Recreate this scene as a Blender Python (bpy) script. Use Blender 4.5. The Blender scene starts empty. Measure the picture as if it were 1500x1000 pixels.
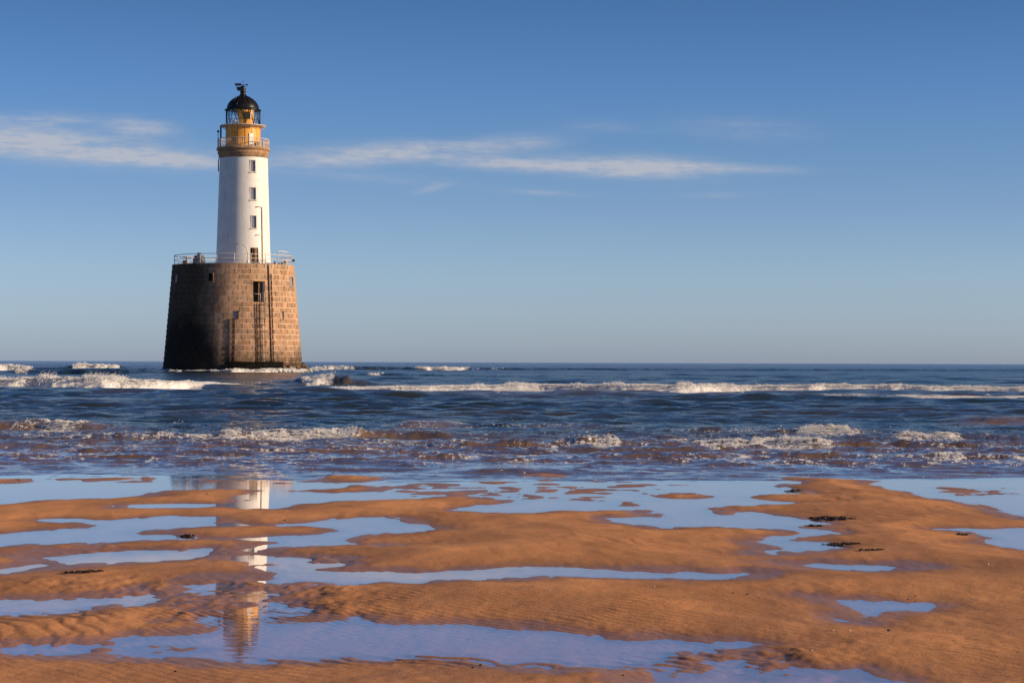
import bpy, math, random
import numpy as np
from mathutils import Vector, Matrix
random.seed(7); rng = np.random.default_rng(11)
scene = bpy.context.scene
COL = scene.collection
R = math.radians

# ------------------------------------------------------------------ camera
F = 3070.0                      # focal length in photograph pixels (1500 wide)
CAMH = 1.3
PITCH = math.atan(30.6 / F); ROLL = math.atan(5.0 / 1500)
cam_d = bpy.data.cameras.new('camera'); cam = bpy.data.objects.new('camera', cam_d); COL.objects.link(cam)
cam_d.sensor_width = 36; cam_d.lens = 36 * F / 1500; cam_d.clip_start = 0.1; cam_d.clip_end = 60000
cam.location = (0, 0, CAMH)
CM = Matrix.Rotation(R(90) + PITCH, 3, 'X') @ Matrix.Rotation(ROLL, 3, 'Z')
cam.rotation_euler = CM.to_euler()
scene.camera = cam

# ------------------------------------------------------------------ sky
SUN_EL = R(19); SUN_DIR_XY = (0.985, -0.17)
w = bpy.data.worlds.new('World'); scene.world = w; w.use_nodes = True
nt = w.node_tree; nt.nodes.clear()

class NB:
    """tiny node builder"""
    def __init__(s, tree): s.t = tree; s.n = tree.nodes; s.l = tree.links
    def node(s, typ, **kw):
        n = s.n.new(typ)
        for k, v in kw.items():
            if hasattr(n, k): setattr(n, k, v)
        return n
    def put(s, sock, v):
        if isinstance(v, bpy.types.NodeSocket): s.l.new(v, sock)
        elif v is not None: sock.default_value = v
    def m(s, op, a, b=None, c=None, clamp=False):
        n = s.n.new('ShaderNodeMath'); n.operation = op; n.use_clamp = clamp
        s.put(n.inputs[0], a)
        if b is not None: s.put(n.inputs[1], b)
        if c is not None: s.put(n.inputs[2], c)
        return n.outputs[0]
    def mix(s, f, a, b, typ='MIX'):
        n = s.n.new('ShaderNodeMix'); n.data_type = 'RGBA'; n.blend_type = typ
        s.put(n.inputs[0], f); s.put(n.inputs[6], a); s.put(n.inputs[7], b)
        return n.outputs[2]
    def ramp(s, f, stops, interp='LINEAR'):
        n = s.n.new('ShaderNodeValToRGB'); n.color_ramp.interpolation = interp
        el = n.color_ramp.elements
        while len(el) < len(stops): el.new(0.5)
        for e, (p, c) in zip(el, stops):
            e.position = p; e.color = (c, c, c, 1) if isinstance(c, (int, float)) else (*c, 1)
        s.put(n.inputs[0], f); return n.outputs[0]
    def noise(s, vec, scale, detail=4, rough=0.55, dim='3D'):
        n = s.n.new('ShaderNodeTexNoise'); n.noise_dimensions = dim
        s.put(n.inputs['Vector'], vec); s.put(n.inputs['Scale'], scale)
        n.inputs['Detail'].default_value = detail; n.inputs['Roughness'].default_value = rough
        return n.outputs['Fac']
    def mapping(s, vec, scale=(1, 1, 1), loc=(0, 0, 0), rot=(0, 0, 0)):
        n = s.n.new('ShaderNodeMapping'); s.put(n.inputs[0], vec)
        n.inputs['Scale'].default_value = scale; n.inputs['Location'].default_value = loc
        n.inputs['Rotation'].default_value = rot; return n.outputs[0]
    def smooth(s, v, a, b, lo=0.0, hi=1.0):
        n = s.n.new('ShaderNodeMapRange'); n.interpolation_type = 'SMOOTHSTEP'
        s.put(n.inputs[0], v)
        for i, q in enumerate((a, b, lo, hi)): s.put(n.inputs[1 + i], q)
        return n.outputs[0]
    def bump(s, h, strength, dist, normal=None):
        n = s.n.new('ShaderNodeBump'); s.put(n.inputs['Strength'], strength); s.put(n.inputs['Distance'], dist)
        s.put(n.inputs['Height'], h)
        if normal is not None: s.put(n.inputs['Normal'], normal)
        return n.outputs[0]

nb = NB(nt)
sky = nb.node('ShaderNodeTexSky'); sky.sky_type = 'NISHITA'; sky.sun_disc = False
sky.sun_elevation = SUN_EL; sky.sun_rotation = math.atan2(SUN_DIR_XY[0], SUN_DIR_XY[1])
sky.air_density = 1.0; sky.dust_density = 0.6; sky.ozone_density = 2.0
geo = nb.node('ShaderNodeTexCoord'); sep = nb.node('ShaderNodeSeparateXYZ'); nt.links.new(geo.outputs['Generated'], sep.inputs[0])
el = nb.m('MULTIPLY', nb.m('ARCSINE', sep.outputs[2]), 57.29578)
az = nb.m('MULTIPLY', nb.m('ARCTAN2', sep.outputs[0], sep.outputs[1]), 57.29578)
# thin cirrus streaks, in degrees of azimuth and elevation
def pxaz(x): return math.degrees(math.atan((x - 750) / F))
def pxel(x, y): return math.degrees(math.atan((528 + 5 * x / 1500 - y) / F))
CLOUDS = [ # x, y, sx, sy, slope(px/px), strength
 (60, 219, 180, 18, 0.06, 1.0), (235, 238, 100, 9, 0.02, .7), (205, 191, 45, 12, 0.05, .5), (50, 186, 80, 12, 0.0, .42),
 (480, 232, 90, 14, -0.04, .6), (610, 222, 90, 13, 0.0, .45), (740, 240, 120, 9, 0.05, .62), (920, 244, 100, 13, 0.04, 1.1),
 (1060, 248, 90, 6, 0.03, .50), (745, 210, 70, 11, -0.05, .42), (640, 214, 60, 8, 0, .3), (630, 276, 22, 5, -0.2, .30), (800, 282, 55, 4, 0.05, .22),
 (1045, 287, 40, 4, 0, .20), (1090, 190, 90, 16, 0.05, .16), (880, 186, 60, 9, 0.05, .12), (560, 262, 110, 8, .05, .15)]
dens = None
for (cx, cy, sx, sy, sl, st) in CLOUDS:
    a0, e0 = pxaz(cx), pxel(cx, cy); k = 57.29578 / F
    da = nb.m('SUBTRACT', az, a0)
    de = nb.m('ADD', nb.m('SUBTRACT', el, e0), nb.m('MULTIPLY', da, sl))
    q = nb.m('ADD', nb.m('POWER', nb.m('ABSOLUTE', nb.m('DIVIDE', da, sx * k)), 2.0), nb.m('POWER', nb.m('ABSOLUTE', nb.m('DIVIDE', de, sy * k)), 2.0))
    g = nb.m('MULTIPLY', nb.m('EXPONENT', nb.m('MULTIPLY', q, -1.0)), st)
    dens = g if dens is None else nb.m('ADD', dens, g)
comb = nb.node('ShaderNodeCombineXYZ'); nt.links.new(az, comb.inputs[0]); nt.links.new(el, comb.inputs[1])
n1 = nb.noise(nb.mapping(comb.outputs[0], (0.45, 2.4, 1), (3, 1, 0), (0, 0, 0.05)), 1.0, 7, 0.62)
n2 = nb.noise(nb.mapping(comb.outputs[0], (1.6, 6.0, 1), (0, 5, 0), (0, 0, 0.10)), 1.0, 5, 0.6)
n3 = nb.noise(nb.mapping(comb.outputs[0], (0.9, 9.0, 1), (7, 2, 0), (0, 0, 0.16)), 1.0, 6, 0.7)
tex = nb.m('MULTIPLY', nb.m('MULTIPLY', nb.smooth(n1, 0.12, 0.62), 1.4), nb.m('ADD', 0.42, nb.m('ADD', nb.m('MULTIPLY', nb.smooth(n2, 0.3, 0.7), 0.5), nb.m('MULTIPLY', nb.smooth(n3, 0.3, 0.7), 0.5))))
cmask = nb.m('MULTIPLY', dens, tex, clamp=True)
cmask = nb.m('MULTIPLY', nb.m('MINIMUM', cmask, 0.9), 0.9)
# sky tone: the hue of the real evening sky over sea haze
tint = nb.ramp(nb.m('DIVIDE', el, 30.0, clamp=True), [(0.0, (0.38, 0.475, 0.86)), (0.019, (0.37, 0.475, 0.83)), (0.081, (0.325, 0.420, 0.69)), (0.143, (0.258, 0.3375, 0.56)), (0.19, (0.218, 0.31, 0.505)), (0.25, (0.178, 0.275, 0.478)), (0.327, (0.134, 0.225, 0.385)), (0.5, (0.095, 0.17, 0.31)), (1.0, (0.055, 0.10, 0.18))])
tint = nb.mix(1.0, tint, (3.2, 3.2, 3.2, 1), 'MULTIPLY')
skyc = nb.mix(1.0, sky.outputs[0], tint, 'MULTIPLY')
cloudc = nb.mix(1.0, (0, 0, 0, 1), (6.7, 6.8, 7.5, 1), 'ADD')
out = nb.mix(cmask, skyc, cloudc)
bg = nb.node('ShaderNodeBackground'); wo = nb.node('ShaderNodeOutputWorld')
nt.links.new(out, bg.inputs[0]); bg.inputs[1].default_value = 0.075
nt.links.new(bg.outputs[0], wo.inputs[0])

# ------------------------------------------------------------------ sun
sd = bpy.data.lights.new('sun', 'SUN'); so = bpy.data.objects.new('sun', sd); COL.objects.link(so)
sd.energy = 5.0; sd.angle = R(0.5); sd.color = (1.0, 0.74, 0.46)
sv = Vector((SUN_DIR_XY[0] * math.cos(SUN_EL), SUN_DIR_XY[1] * math.cos(SUN_EL), math.sin(SUN_EL))).normalized()
so.rotation_euler = sv.to_track_quat('Z', 'Y').to_euler(); so.location = (60, -20, 40)

scene.view_settings.view_transform = 'Standard'; scene.view_settings.look = 'None'
scene.view_settings.gamma = 1.0; scene.view_settings.exposure = 0.0
scene.render.resolution_x = 1024; scene.render.resolution_y = 682

# ------------------------------------------------------------------ helpers
def ground(px, py, z=0.0):
    d = CM @ Vector(((px - 750) / F, (500 - py) / F, -1.0))
    t = (z - CAMH) / d.z
    return (d.x * t, d.y * t)
CMT = np.array(CM).T
def to_px(x, y, z=0.0):
    v = np.stack([x, y, np.zeros_like(x) + z - CAMH], -1) @ CMT.T
    return 750 - F * v[..., 0] / v[..., 2], 500 + F * v[..., 1] / v[..., 2]

def hash2(ix, iy, seed):
    h = (ix.astype(np.int64) * 374761393 + iy.astype(np.int64) * 668265263 + seed * 1442695041) & 0xffffffff
    h = ((h ^ (h >> 13)) * 1274126177) & 0xffffffff
    h = (h ^ (h >> 16)) & 0xffffffff
    return h / 4294967295.0
def vnoise(x, y, seed=0):
    ix = np.floor(x); iy = np.floor(y); fx = x - ix; fy = y - iy
    fx = fx * fx * (3 - 2 * fx); fy = fy * fy * (3 - 2 * fy)
    a = hash2(ix, iy, seed); b = hash2(ix + 1, iy, seed); c = hash2(ix, iy + 1, seed); d = hash2(ix + 1, iy + 1, seed)
    return (a + (b - a) * fx) * (1 - fy) + (c + (d - c) * fx) * fy
def fbm(x, y, seed=0, oct=4, gain=0.5):
    s = 0; a = 1; t = 0
    for k in range(oct):
        s = s + a * vnoise(x * 2 ** k + 17.3 * k, y * 2 ** k - 9.1 * k, seed + k); t += a; a *= gain
    return s / t            # 0..1
def sstep(v, a, b):
    t = np.clip((v - a) / (b - a), 0, 1); return t * t * (3 - 2 * t)

def new_mat(name):
    m = bpy.data.materials.new(name); m.use_nodes = True; m.node_tree.nodes.clear()
    b = NB(m.node_tree); o = b.node('ShaderNodeOutputMaterial')
    return m, b, o
def simple(name, col, rough=0.6, metal=0.0, var=0.15, nscale=4.0, bump=0.0, spec=0.5, dirt=None):
    m, b, o = new_mat(name); p = b.node('ShaderNodeBsdfPrincipled')
    tc = b.node('ShaderNodeTexCoord').outputs['Object']
    n = b.noise(tc, nscale, 5, 0.6)
    c = b.mix(b.smooth(n, 0.3, 0.7), tuple(v * (1 - var) for v in col) + (1,), tuple(min(1, v * (1 + var)) for v in col) + (1,))
    if dirt:
        dn = b.noise(b.mapping(tc, (2.0, 2.0, 0.25)), 1.6, 5, 0.65)
        c = b.mix(b.m('MULTIPLY', b.smooth(dn, 0.52, 0.75), dirt[1]), c, (*dirt[0], 1))
    b.put(p.inputs['Base Color'], c); p.inputs['Roughness'].default_value = rough; p.inputs['Metallic'].default_value = metal
    p.inputs['Specular IOR Level'].default_value = spec
    if bump: b.put(p.inputs['Normal'], b.bump(b.noise(tc, nscale * 6, 4), 0.5, bump))
    b.l.new(p.outputs[0], o.inputs[0]); return m

def grid_obj(name, X, Y, Z, mat, attrs=None):
    nr, nc = X.shape
    me = bpy.data.meshes.new(name)
    co = np.stack([X, Y, Z], -1).reshape(-1, 3).astype(np.float32)
    idx = np.arange(nr * nc).reshape(nr, nc)
    q = np.stack([idx[:-1, :-1], idx[:-1, 1:], idx[1:, 1:], idx[1:, :-1]], -1).reshape(-1, 4)
    if Y[1, 0] < Y[0, 0]: q = q[:, ::-1].copy()
    me.vertices.add(len(co)); me.vertices.foreach_set('co', co.ravel())
    me.loops.add(q.size); me.loops.foreach_set('vertex_index', q.ravel().astype(np.int32))
    me.polygons.add(len(q)); me.polygons.foreach_set('loop_start', np.arange(0, q.size, 4, dtype=np.int32))
    me.polygons.foreach_set('use_smooth', np.ones(len(q), dtype=bool))
    me.update(calc_edges=True)
    for k, v in (attrs or {}).items():
        a = me.attributes.new(k, 'FLOAT', 'POINT'); a.data.foreach_set('value', v.ravel().astype(np.float32))
    me.materials.append(mat)
    o = bpy.data.objects.new(name, me); COL.objects.link(o); return o

# ------------------------------------------------------------------ sand flat with tide pools
BIG = [(-6000, 830), (-3000, 790), (-500, 757), (-60, 741), (0, 737), (50, 733), (153, 729), (207, 727), (205, 723), (233, 719), (267, 717), (317, 715), (367, 717), (387, 719),
 (373, 723), (348, 727), (358, 731), (375, 732), (350, 736), (345, 739), (365, 744), (400, 745), (430, 742), (447, 737), (500, 733), (590, 730),
 (643, 727), (700, 726), (717, 728), (722, 731), (753, 732), (747, 736), (727, 738), (697, 742), (670, 747), (687, 749), (733, 752), (800, 750),
 (820, 748), (900, 746), (943, 746), (963, 751), (967, 757), (933, 759), (890, 759), (907, 765), (950, 771), (970, 774), (1000, 772), (1033, 771),
 (1083, 773), (1143, 775), (1162, 780), (1157, 784), (1113, 785), (1097, 792), (1110, 797), (1140, 803), (1117, 808), (1123, 813), (1147, 807),
 (1177, 806), (1207, 800), (1197, 795), (1157, 791), (1187, 786), (1217, 780), (1200, 777), (1183, 772), (1220, 767), (1200, 763), (1177, 759),
 (1133, 756), (1117, 752), (1100, 750), (1067, 754), (1050, 751), (1040, 745), (1050, 740), (1100, 739), (1147, 737), (1180, 736), (1147, 734),
 (1113, 732), (1087, 725), (1133, 723), (1177, 723), (1167, 719), (1140, 715), (1133, 712), (1160, 705), (1117, 701), (1133, 698), (1187, 699),
 (1250, 701), (1283, 704), (1273, 708), (1300, 715), (1340, 723), (1377, 730), (1417, 736), (1467, 745), (1483, 752), (1520, 760), (1900, 772), (4000, 800), (9000, 900),
 (9000, 2600), (-9000, 2600), (-9000, 900)]
Q1 = [(170, 741), (177, 738), (230, 737), (315, 739), (300, 741), (250, 744), (173, 744)]
Q2 = [(76, 761), (133, 760), (167, 762), (213, 758), (253, 755), (287, 757), (313, 757), (318, 762), (330, 766), (360, 768), (393, 769), (417, 767),
 (430, 765), (500, 759), (560, 757), (580, 760), (610, 767), (633, 773), (660, 775), (617, 776), (567, 779), (520, 786), (507, 792), (527, 795),
 (583, 797), (567, 798), (500, 798), (450, 798), (413, 802), (390, 804), (367, 808), (340, 808), (317, 804), (277, 808), (213, 807), (187, 809),
 (167, 807), (100, 812), (50, 816), (0, 802), (-90, 806), (-90, 782), (0, 781), (50, 779), (117, 773), (143, 769), (113, 765)]
B2 = [(-90, 804), (0, 800), (60, 796), (127, 795), (143, 797), (160, 794), (233, 790), (300, 788), (353, 790), (400, 793), (413, 795), (393, 797),
 (360, 802), (343, 804), (317, 803), (277, 807), (213, 807), (187, 809), (167, 807), (100, 812), (50, 816), (-90, 824)]
B1 = [(187, 781), (213, 777), (267, 772), (333, 770), (400, 770), (467, 773), (483, 777), (467, 782), (417, 785), (400, 787), (333, 788), (290, 787),
 (233, 784), (200, 783)]
Q3 = [(50, 817), (100, 812), (167, 807), (187, 809), (213, 807), (277, 807), (317, 804), (318, 812), (290, 815), (213, 820), (133, 825), (90, 828), (77, 823), (63, 819)]
Q3c = [(-90, 845), (0, 838), (40, 833), (75, 830), (90, 826), (60, 826), (0, 833), (-90, 838)]
Q3b = [(347, 814), (390, 814), (430, 818), (457, 819), (433, 825), (400, 828), (383, 822), (350, 818)]
Q4 = [(400, 845), (393, 850), (403, 853), (467, 855), (500, 855), (567, 853), (640, 849), (680, 849), (740, 848), (760, 847), (813, 843), (883, 845),
 (940, 846), (1000, 847), (1067, 845), (1087, 841), (1060, 840), (1000, 839), (933, 837), (853, 831), (820, 829), (767, 829), (720, 832), (687, 834),
 (600, 838), (500, 839), (450, 838), (440, 832), (470, 828), (430, 824), (400, 828), (415, 836)]
Q4b = [(345, 847), (365, 843), (390, 843), (393, 852), (365, 853)]
Q5 = [(-90, 892), (0, 884), (50, 880), (117, 877), (233, 873), (257, 867), (277, 859), (317, 857), (323, 862), (283, 870), (267, 878), (217, 885), (133, 890),
 (67, 895), (0, 898), (-90, 904)]
Q6 = [(47, 948), (73, 947), (133, 945), (167, 938), (207, 934), (267, 930), (300, 926), (325, 921), (322, 905), (335, 885), (340, 873), (353, 868), (383, 867),
 (393, 875), (410, 882), (433, 888), (445, 896), (470, 900), (500, 904), (520, 910), (583, 914), (633, 915), (700, 917), (767, 923), (833, 928), (900, 933), (1000, 937),
 (1067, 938), (1110, 944), (1067, 952), (1033, 960), (1000, 967), (960, 971), (900, 975), (847, 978), (813, 978), (783, 973), (733, 970), (700, 965), (660, 963), (633, 960), (567, 963),
 (500, 962), (440, 964), (400, 967), (367, 970), (327, 969), (300, 966), (240, 962), (150, 957), (83, 953), (20, 951)]
Q7 = [(1000, 967), (1035, 961), (1083, 967), (1067, 975), (1117, 985), (1183, 981), (1250, 983), (1267, 990), (1317, 998), (1330, 1016), (1180, 1026), (1010, 1020), (960, 998), (985, 988), (975, 976)]
Q8 = [(1197, 875), (1233, 877), (1300, 882), (1347, 885), (1333, 890), (1300, 898), (1283, 902), (1263, 910), (1257, 900), (1250, 892), (1217, 882)]
Q9 = [(1157, 826), (1233, 827), (1300, 828), (1327, 831), (1290, 834), (1240, 834), (1195, 832), (1172, 829)]
Q10 = [(1383, 775), (1433, 774), (1560, 774), (1900, 778), (1900, 835), (1560, 815), (1500, 804), (1467, 799), (1440, 795), (1460, 787), (1427, 780)]
I1 = [(447, 697), (500, 695), (545, 697), (580, 699), (607, 702), (560, 703), (520, 706), (490, 708), (465, 704)]
I2 = [(400, 719), (460, 717), (490, 714), (517, 710), (553, 711), (573, 716), (560, 720), (500, 722), (460, 721)]
I3 = [(757, 693), (780, 692), (825, 692), (833, 696), (805, 701), (787, 701), (770, 697)]
I4 = [(937, 727), (970, 723), (1000, 724), (1060, 725), (1040, 729), (1010, 731), (975, 732)]
I5 = [(905, 735), (930, 734), (943, 738), (935, 741), (912, 740)]
I6 = [(-90, 700), (0, 701), (52, 701), (62, 704), (30, 708), (-90, 712)]
I8 = [(60, 702), (100, 700), (200, 699), (240, 700), (200, 702), (100, 704)]
def ell(cx, cy, a, b):
    return [(cx + a * math.cos(t) * (1 + .25 * math.sin(3 * t + cx)), cy + b * math.sin(t) * (1 + .2 * math.cos(2 * t + cy))) for t in np.linspace(0, 2 * math.pi, 11)[:-1]]
SPECK = []
for k in range(95):
    SPECK.append(ell(random.uniform(600, 1020), random.gauss(718, 8), random.uniform(8, 40), random.uniform(.5, 1.5)))
for k in range(26):
    SPECK.append(ell(random.uniform(-20, 640), random.gauss(703, 3), random.uniform(10, 46), random.uniform(.7, 1.5)))
for k in range(10):
    SPECK.append(ell(random.uniform(1380, 1500), random.gauss(716, 6), random.uniform(8, 30), random.uniform(.8, 1.8)))
for k in range(26):                       # low sand humps in the lower right pool and by the first pool's edge
    SPECK.append(ell(random.uniform(985, 1180), random.gauss(978, 7), random.uniform(8, 26), random.uniform(1.5, 4)))
for k in range(30):
    SPECK.append(ell(random.uniform(290, 470), random.gauss(888, 9), random.uniform(6, 18), random.uniform(1.0, 2.2)))
for k in range(14):
    SPECK.append(ell(random.uniform(430, 560), random.gauss(903, 5), random.uniform(10, 32), random.uniform(1.0, 2.0)))
for k in range(7):
    SPECK.append(ell(560 + 40 * k + random.uniform(-10, 10), 961 + 2.2 * k, random.uniform(16, 30), random.uniform(1.2, 2.4)))
for k in range(6):
    SPECK.append(ell(random.uniform(100, 300), random.gauss(952, 4), random.uniform(6, 14), random.uniform(.7, 1.3)))
LAYERS = [(1, BIG), (0, Q1), (0, Q2), (1, B2), (1, B1), (0, Q3), (0, Q3c), (0, Q3b), (0, Q4), (0, Q4b), (0, Q5), (0, Q6), (0, Q7), (0, Q8), (0, Q9), (0, Q10),
          (1, I1), (1, I2), (1, I3), (1, I4), (1, I5), (1, I6), (1, I8)] + [(1, s) for s in SPECK]

def inside_and_dist(P, poly):
    """P (n,2) world points; poly world (m,2) -> inside mask, distance to outline"""
    ins = np.zeros(len(P), bool); d2 = np.full(len(P), 1e9)
    x, y = P[:, 0], P[:, 1]; m = len(poly)
    for i in range(m):
        x1, y1 = poly[i]; x2, y2 = poly[(i + 1) % m]
        c = ((y1 > y) != (y2 > y))
        if y1 != y2: ins ^= c & (x < (x2 - x1) * (y - y1) / (y2 - y1) + x1)
        ex, ey = x2 - x1, y2 - y1; L = ex * ex + ey * ey + 1e-12
        t = np.clip(((x - x1) * ex + (y - y1) * ey) / L, 0, 1)
        d2 = np.minimum(d2, (x - x1 - t * ex) ** 2 + (y - y1 - t * ey) ** 2)
    return ins, np.sqrt(d2)
def sand_sdf(X, Y):
    P = np.stack([X.ravel(), Y.ravel()], -1)
    sd_ = np.full(len(P), -3.0)
    for k, poly in LAYERS:
        W = [ground(*p) for p in poly]
        wa = np.array(W); mnx, mny = wa.min(0) - 3; mxx, mxy = wa.max(0) + 3
        sel = (P[:, 0] > mnx) & (P[:, 0] < mxx) & (P[:, 1] > mny) & (P[:, 1] < mxy)
        ins, d = inside_and_dist(P[sel], W)
        s = np.where(ins, d, -d)
        cur = sd_[sel]
        sd_[sel] = np.maximum(cur, s) if k else np.minimum(cur, -s)
    return sd_.reshape(X.shape)

SEA0 = 22.6
def u_cols(n, half):
    c = np.linspace(-half, half, n); g = half + np.cumsum(0.0015 * 1.22 ** np.arange(1, 38))
    return np.concatenate([-g[::-1], c, g])
# coarse distance field in (u, 1/d) space, then interpolated
uc = np.concatenate([[-8, -3, -1.2, -.6], np.linspace(-.34, .34, 420), [.6, 1.2, 3, 8]])
qc = np.linspace(140, 800, 500)          # pixels below the horizon
dc = F * CAMH / qc
Uc, Dc = np.meshgrid(uc, dc); SDF = sand_sdf(Uc * Dc, Dc)
def sdf_at(U, D):
    fi = np.interp(U, uc, np.arange(len(uc))); fj = np.clip((F * CAMH / np.maximum(D, .5) - 140) / 660 * 499, 0, 498.999)
    i = np.minimum(fi.astype(int), len(uc) - 2); j = fj.astype(int); a = fi - i; b = fj - j
    return (SDF[j, i] * (1 - a) + SDF[j, i + 1] * a) * (1 - b) + (SDF[j + 1, i] * (1 - a) + SDF[j + 1, i + 1] * a) * b

drows = np.concatenate([[60, 45, 36, 31, 28.5], F * CAMH / np.arange(146, 496, 0.72), [7.7, 7.0, 6, 5, 4, 3]])
ucol = u_cols(1150, 0.30)
U, D = np.meshgrid(ucol, drows); X = U * D; Y = D
extra = np.array([2., 0, -6, -20, -80]); Ue, De = np.meshgrid(ucol, extra)
X = np.vstack([X, Ue * 3.0]); Y = np.vstack([Y, De])
Dm = np.maximum(Y, 3.0); Um = X / Dm
sd0 = sdf_at(Um, Dm)
sd0 = np.where(Y < 3, 2.0, sd0)
# wobble of the shoreline
sdw = sd0 + (fbm(X * 2.2, Y * 1.1, 3, 4) - .5) * 0.16 * sstep(np.abs(sd0), 2.0, 0.0)
Hs = np.where(sdw > 0, 0.044 * (1 - np.exp(-(np.maximum(sdw, 0) / 0.85) ** 1.2)), -0.022 * (1 - np.exp(np.minimum(sdw, 0) / 0.35)))
Hs += 0.055 * (1 - np.exp(-np.maximum(sdw - .1, 0) / 2.2)) * (sdw > .1)
Hs += (fbm(X * .55, Y * .3, 21, 3) - .5) * 0.046 * sstep(sdw, 0.1, 1.4)
PX, PY = to_px(X, Y)
near = sstep(Y, 27, 9)
def region(cx, cy, sx, sy, p=1.0): return np.exp(-(((PX - cx) / sx) ** 2 + ((PY - cy) / sy) ** 2) ** p)
warp = (fbm(X * 1.2, Y * .6, 31, 3) - .5)
warp2 = (fbm(X * 3.5, Y * 1.8, 33, 3) - .5)
warp3 = fbm(X * 9, Y * 5, 35, 2) - .5; ramp_ = .35 + 1.3 * fbm(X * 2.6, Y * 1.4, 37, 2)
def ripple(ang, lam, ph=0.0, wamp=1.2):
    c, s = math.cos(ang), math.sin(ang)
    t = (X * c + Y * s) / lam + warp * wamp * 2.4 + warp2 * 1.5 + warp3 * .6 + ph
    v = np.sin(2 * math.pi * t) + .28 * np.sin(4 * math.pi * t + .8)
    return v * ramp_
patch = sstep(fbm(X * 1.1, Y * .5, 41, 3), .42, .62)
rm_big = region(40, 920, 130, 26) * 1.0
rm_mid = np.clip(region(620, 890, 300, 45) + .8 * region(300, 895, 120, 20) + .5 * region(880, 890, 220, 30), 0, 1)
rm_far = np.clip(region(1330, 745, 160, 22) + region(1250, 730, 120, 15) * .6 + .3 * region(800, 800, 400, 30), 0, 1)
# only as fine as the mesh can carry at each distance
Hs += 0.0036 * rm_big * ripple(.42, .105)
Hs += 0.0026 * rm_mid * ripple(.75, .062, .3) * (.35 + .65 * patch)
Hs += 0.0050 * rm_far * ripple(.45, .17, .1) * (.4 + .6 * patch)
Hs += 0.0005 * patch * near * ripple(.62, .075, .6) * (1 - rm_big)
# churned, lumpy ground
lum = np.clip(region(200, 862, 200, 12) + region(290, 895, 150, 26) + region(420, 868, 130, 18) + region(440, 826, 90, 10) + region(1130, 965, 170, 22)
              + .6 * region(230, 808, 220, 10) + region(500, 895, 90, 12) * .8 + .35 * region(600, 760, 60, 6) + .4 * region(1200, 868, 80, 8), 0, 1)
l1 = fbm(X * 6.5, Y * 3.2, 51, 3); l2 = fbm(X * 15, Y * 8, 55, 2)
Hs += lum * ((l1 - .5) * .030 + (l2 - .5) * .016)
Hs += (fbm(X * 9, Y * 5, 61, 3) - .5) * 0.0045 * near * sstep(sdw, -.1, .3)
Hs += (fbm(X * 5.5, Y * 1.6, 67, 4) - .5) * 0.016 * sstep(np.abs(sdw), .9, 0)
Hs += (fbm(X * 22, Y * 9, 69, 2) - .5) * 0.0030 * sstep(Y, 16, 9)
Hs += (fbm(X * 3.0, Y * 1.6, 63, 3) - .5) * 0.014 * sstep(sdw, .05, .5)
# band of ripply edge just above the water on the near shores
Hs += region(700, 968, 420, 12) * (ripple(.9, .16, .2)) * .004
Hs = np.where(Y > 26, Hs - 0.02 - (Y - 26) * .02, Hs)

m_sand, b, o = new_mat('wet_beach_sand')
p = b.node('ShaderNodeBsdfPrincipled'); tc = b.node('ShaderNodeTexCoord').outputs['Object']
at = b.node('ShaderNodeAttribute', attribute_name='damp'); damp = at.outputs['Fac']
nA = b.noise(b.mapping(tc, (1, .5, 1)), 1.3, 6, .6); nB = b.noise(b.mapping(tc, (1, .55, 1)), 95, 4, .8); nC = b.noise(b.mapping(tc, (1, .5, 1)), 230, 2, .8)
nD = b.noise(b.mapping(tc, (.8, .35, 1)), 3.5, 5, .65)
dry = b.mix(b.smooth(nA, .35, .68), (0.58, 0.25, 0.098, 1), (0.90, 0.40, 0.155, 1))
wet = b.mix(b.smooth(nA, .35, .65), (0.34, 0.155, 0.075, 1), (0.46, 0.21, 0.105, 1))
dm = b.m('ADD', damp, b.m('MULTIPLY', b.m('SUBTRACT', nD, .5), 1.3), clamp=True)
under = b.node('ShaderNodeAttribute', attribute_name='under').outputs['Fac']
c = b.mix(dm, dry, wet)
c = b.mix(under, c, b.mix(b.smooth(nA, .35, .65), (0.74, 0.38, 0.27, 1), (0.84, 0.46, 0.33, 1)))
c = b.mix(b.m('MULTIPLY', b.smooth(nB, .46, .60), .70), c, b.mix(.5, c, (0.12, .06, .035, 1)))
c = b.mix(b.m('MULTIPLY', b.smooth(nC, .58, .66), .7), c, (0.98, .66, .38, 1))
vor = b.node('ShaderNodeTexVoronoi'); b.put(vor.inputs['Vector'], b.mapping(tc, (1, .6, 1))); vor.inputs['Scale'].default_value = 9.0
spk = b.m('MULTIPLY', b.m('LESS_THAN', vor.outputs['Distance'], .055), b.m('GREATER_THAN', b.noise(tc, .9, 2), .52))
c = b.mix(b.m('MULTIPLY', spk, .75), c, (.05, .035, .03, 1))
b.put(p.inputs['Base Color'], c)
b.put(p.inputs['Roughness'], b.smooth(b.m('ADD', dm, b.m('MULTIPLY', b.m('SUBTRACT', nB, .5), .3)), .35, 1.0, .90, .36))
p.inputs['Specular IOR Level'].default_value = .26
hn = b.m('ADD', b.m('MULTIPLY', nB, .6), b.m('MULTIPLY', nC, .25))
b.put(p.inputs['Normal'], b.bump(hn, b.smooth(dm, .3, 1.0, .9, .2), .005))
b.l.new(p.outputs[0], o.inputs[0])
damp_x = .55 * region(1130, 905, 130, 55) + .5 * region(1090, 840, 200, 14) + .45 * region(230, 880, 300, 60) + .35 * region(200, 800, 300, 22) + .35 * region(1000, 990, 400, 14) + .5 * region(1120, 700, 120, 14)
damp_x = damp_x * .8 + .5 * sstep(fbm(X * .7, Y * .45, 81, 4), .50, .72)
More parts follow.
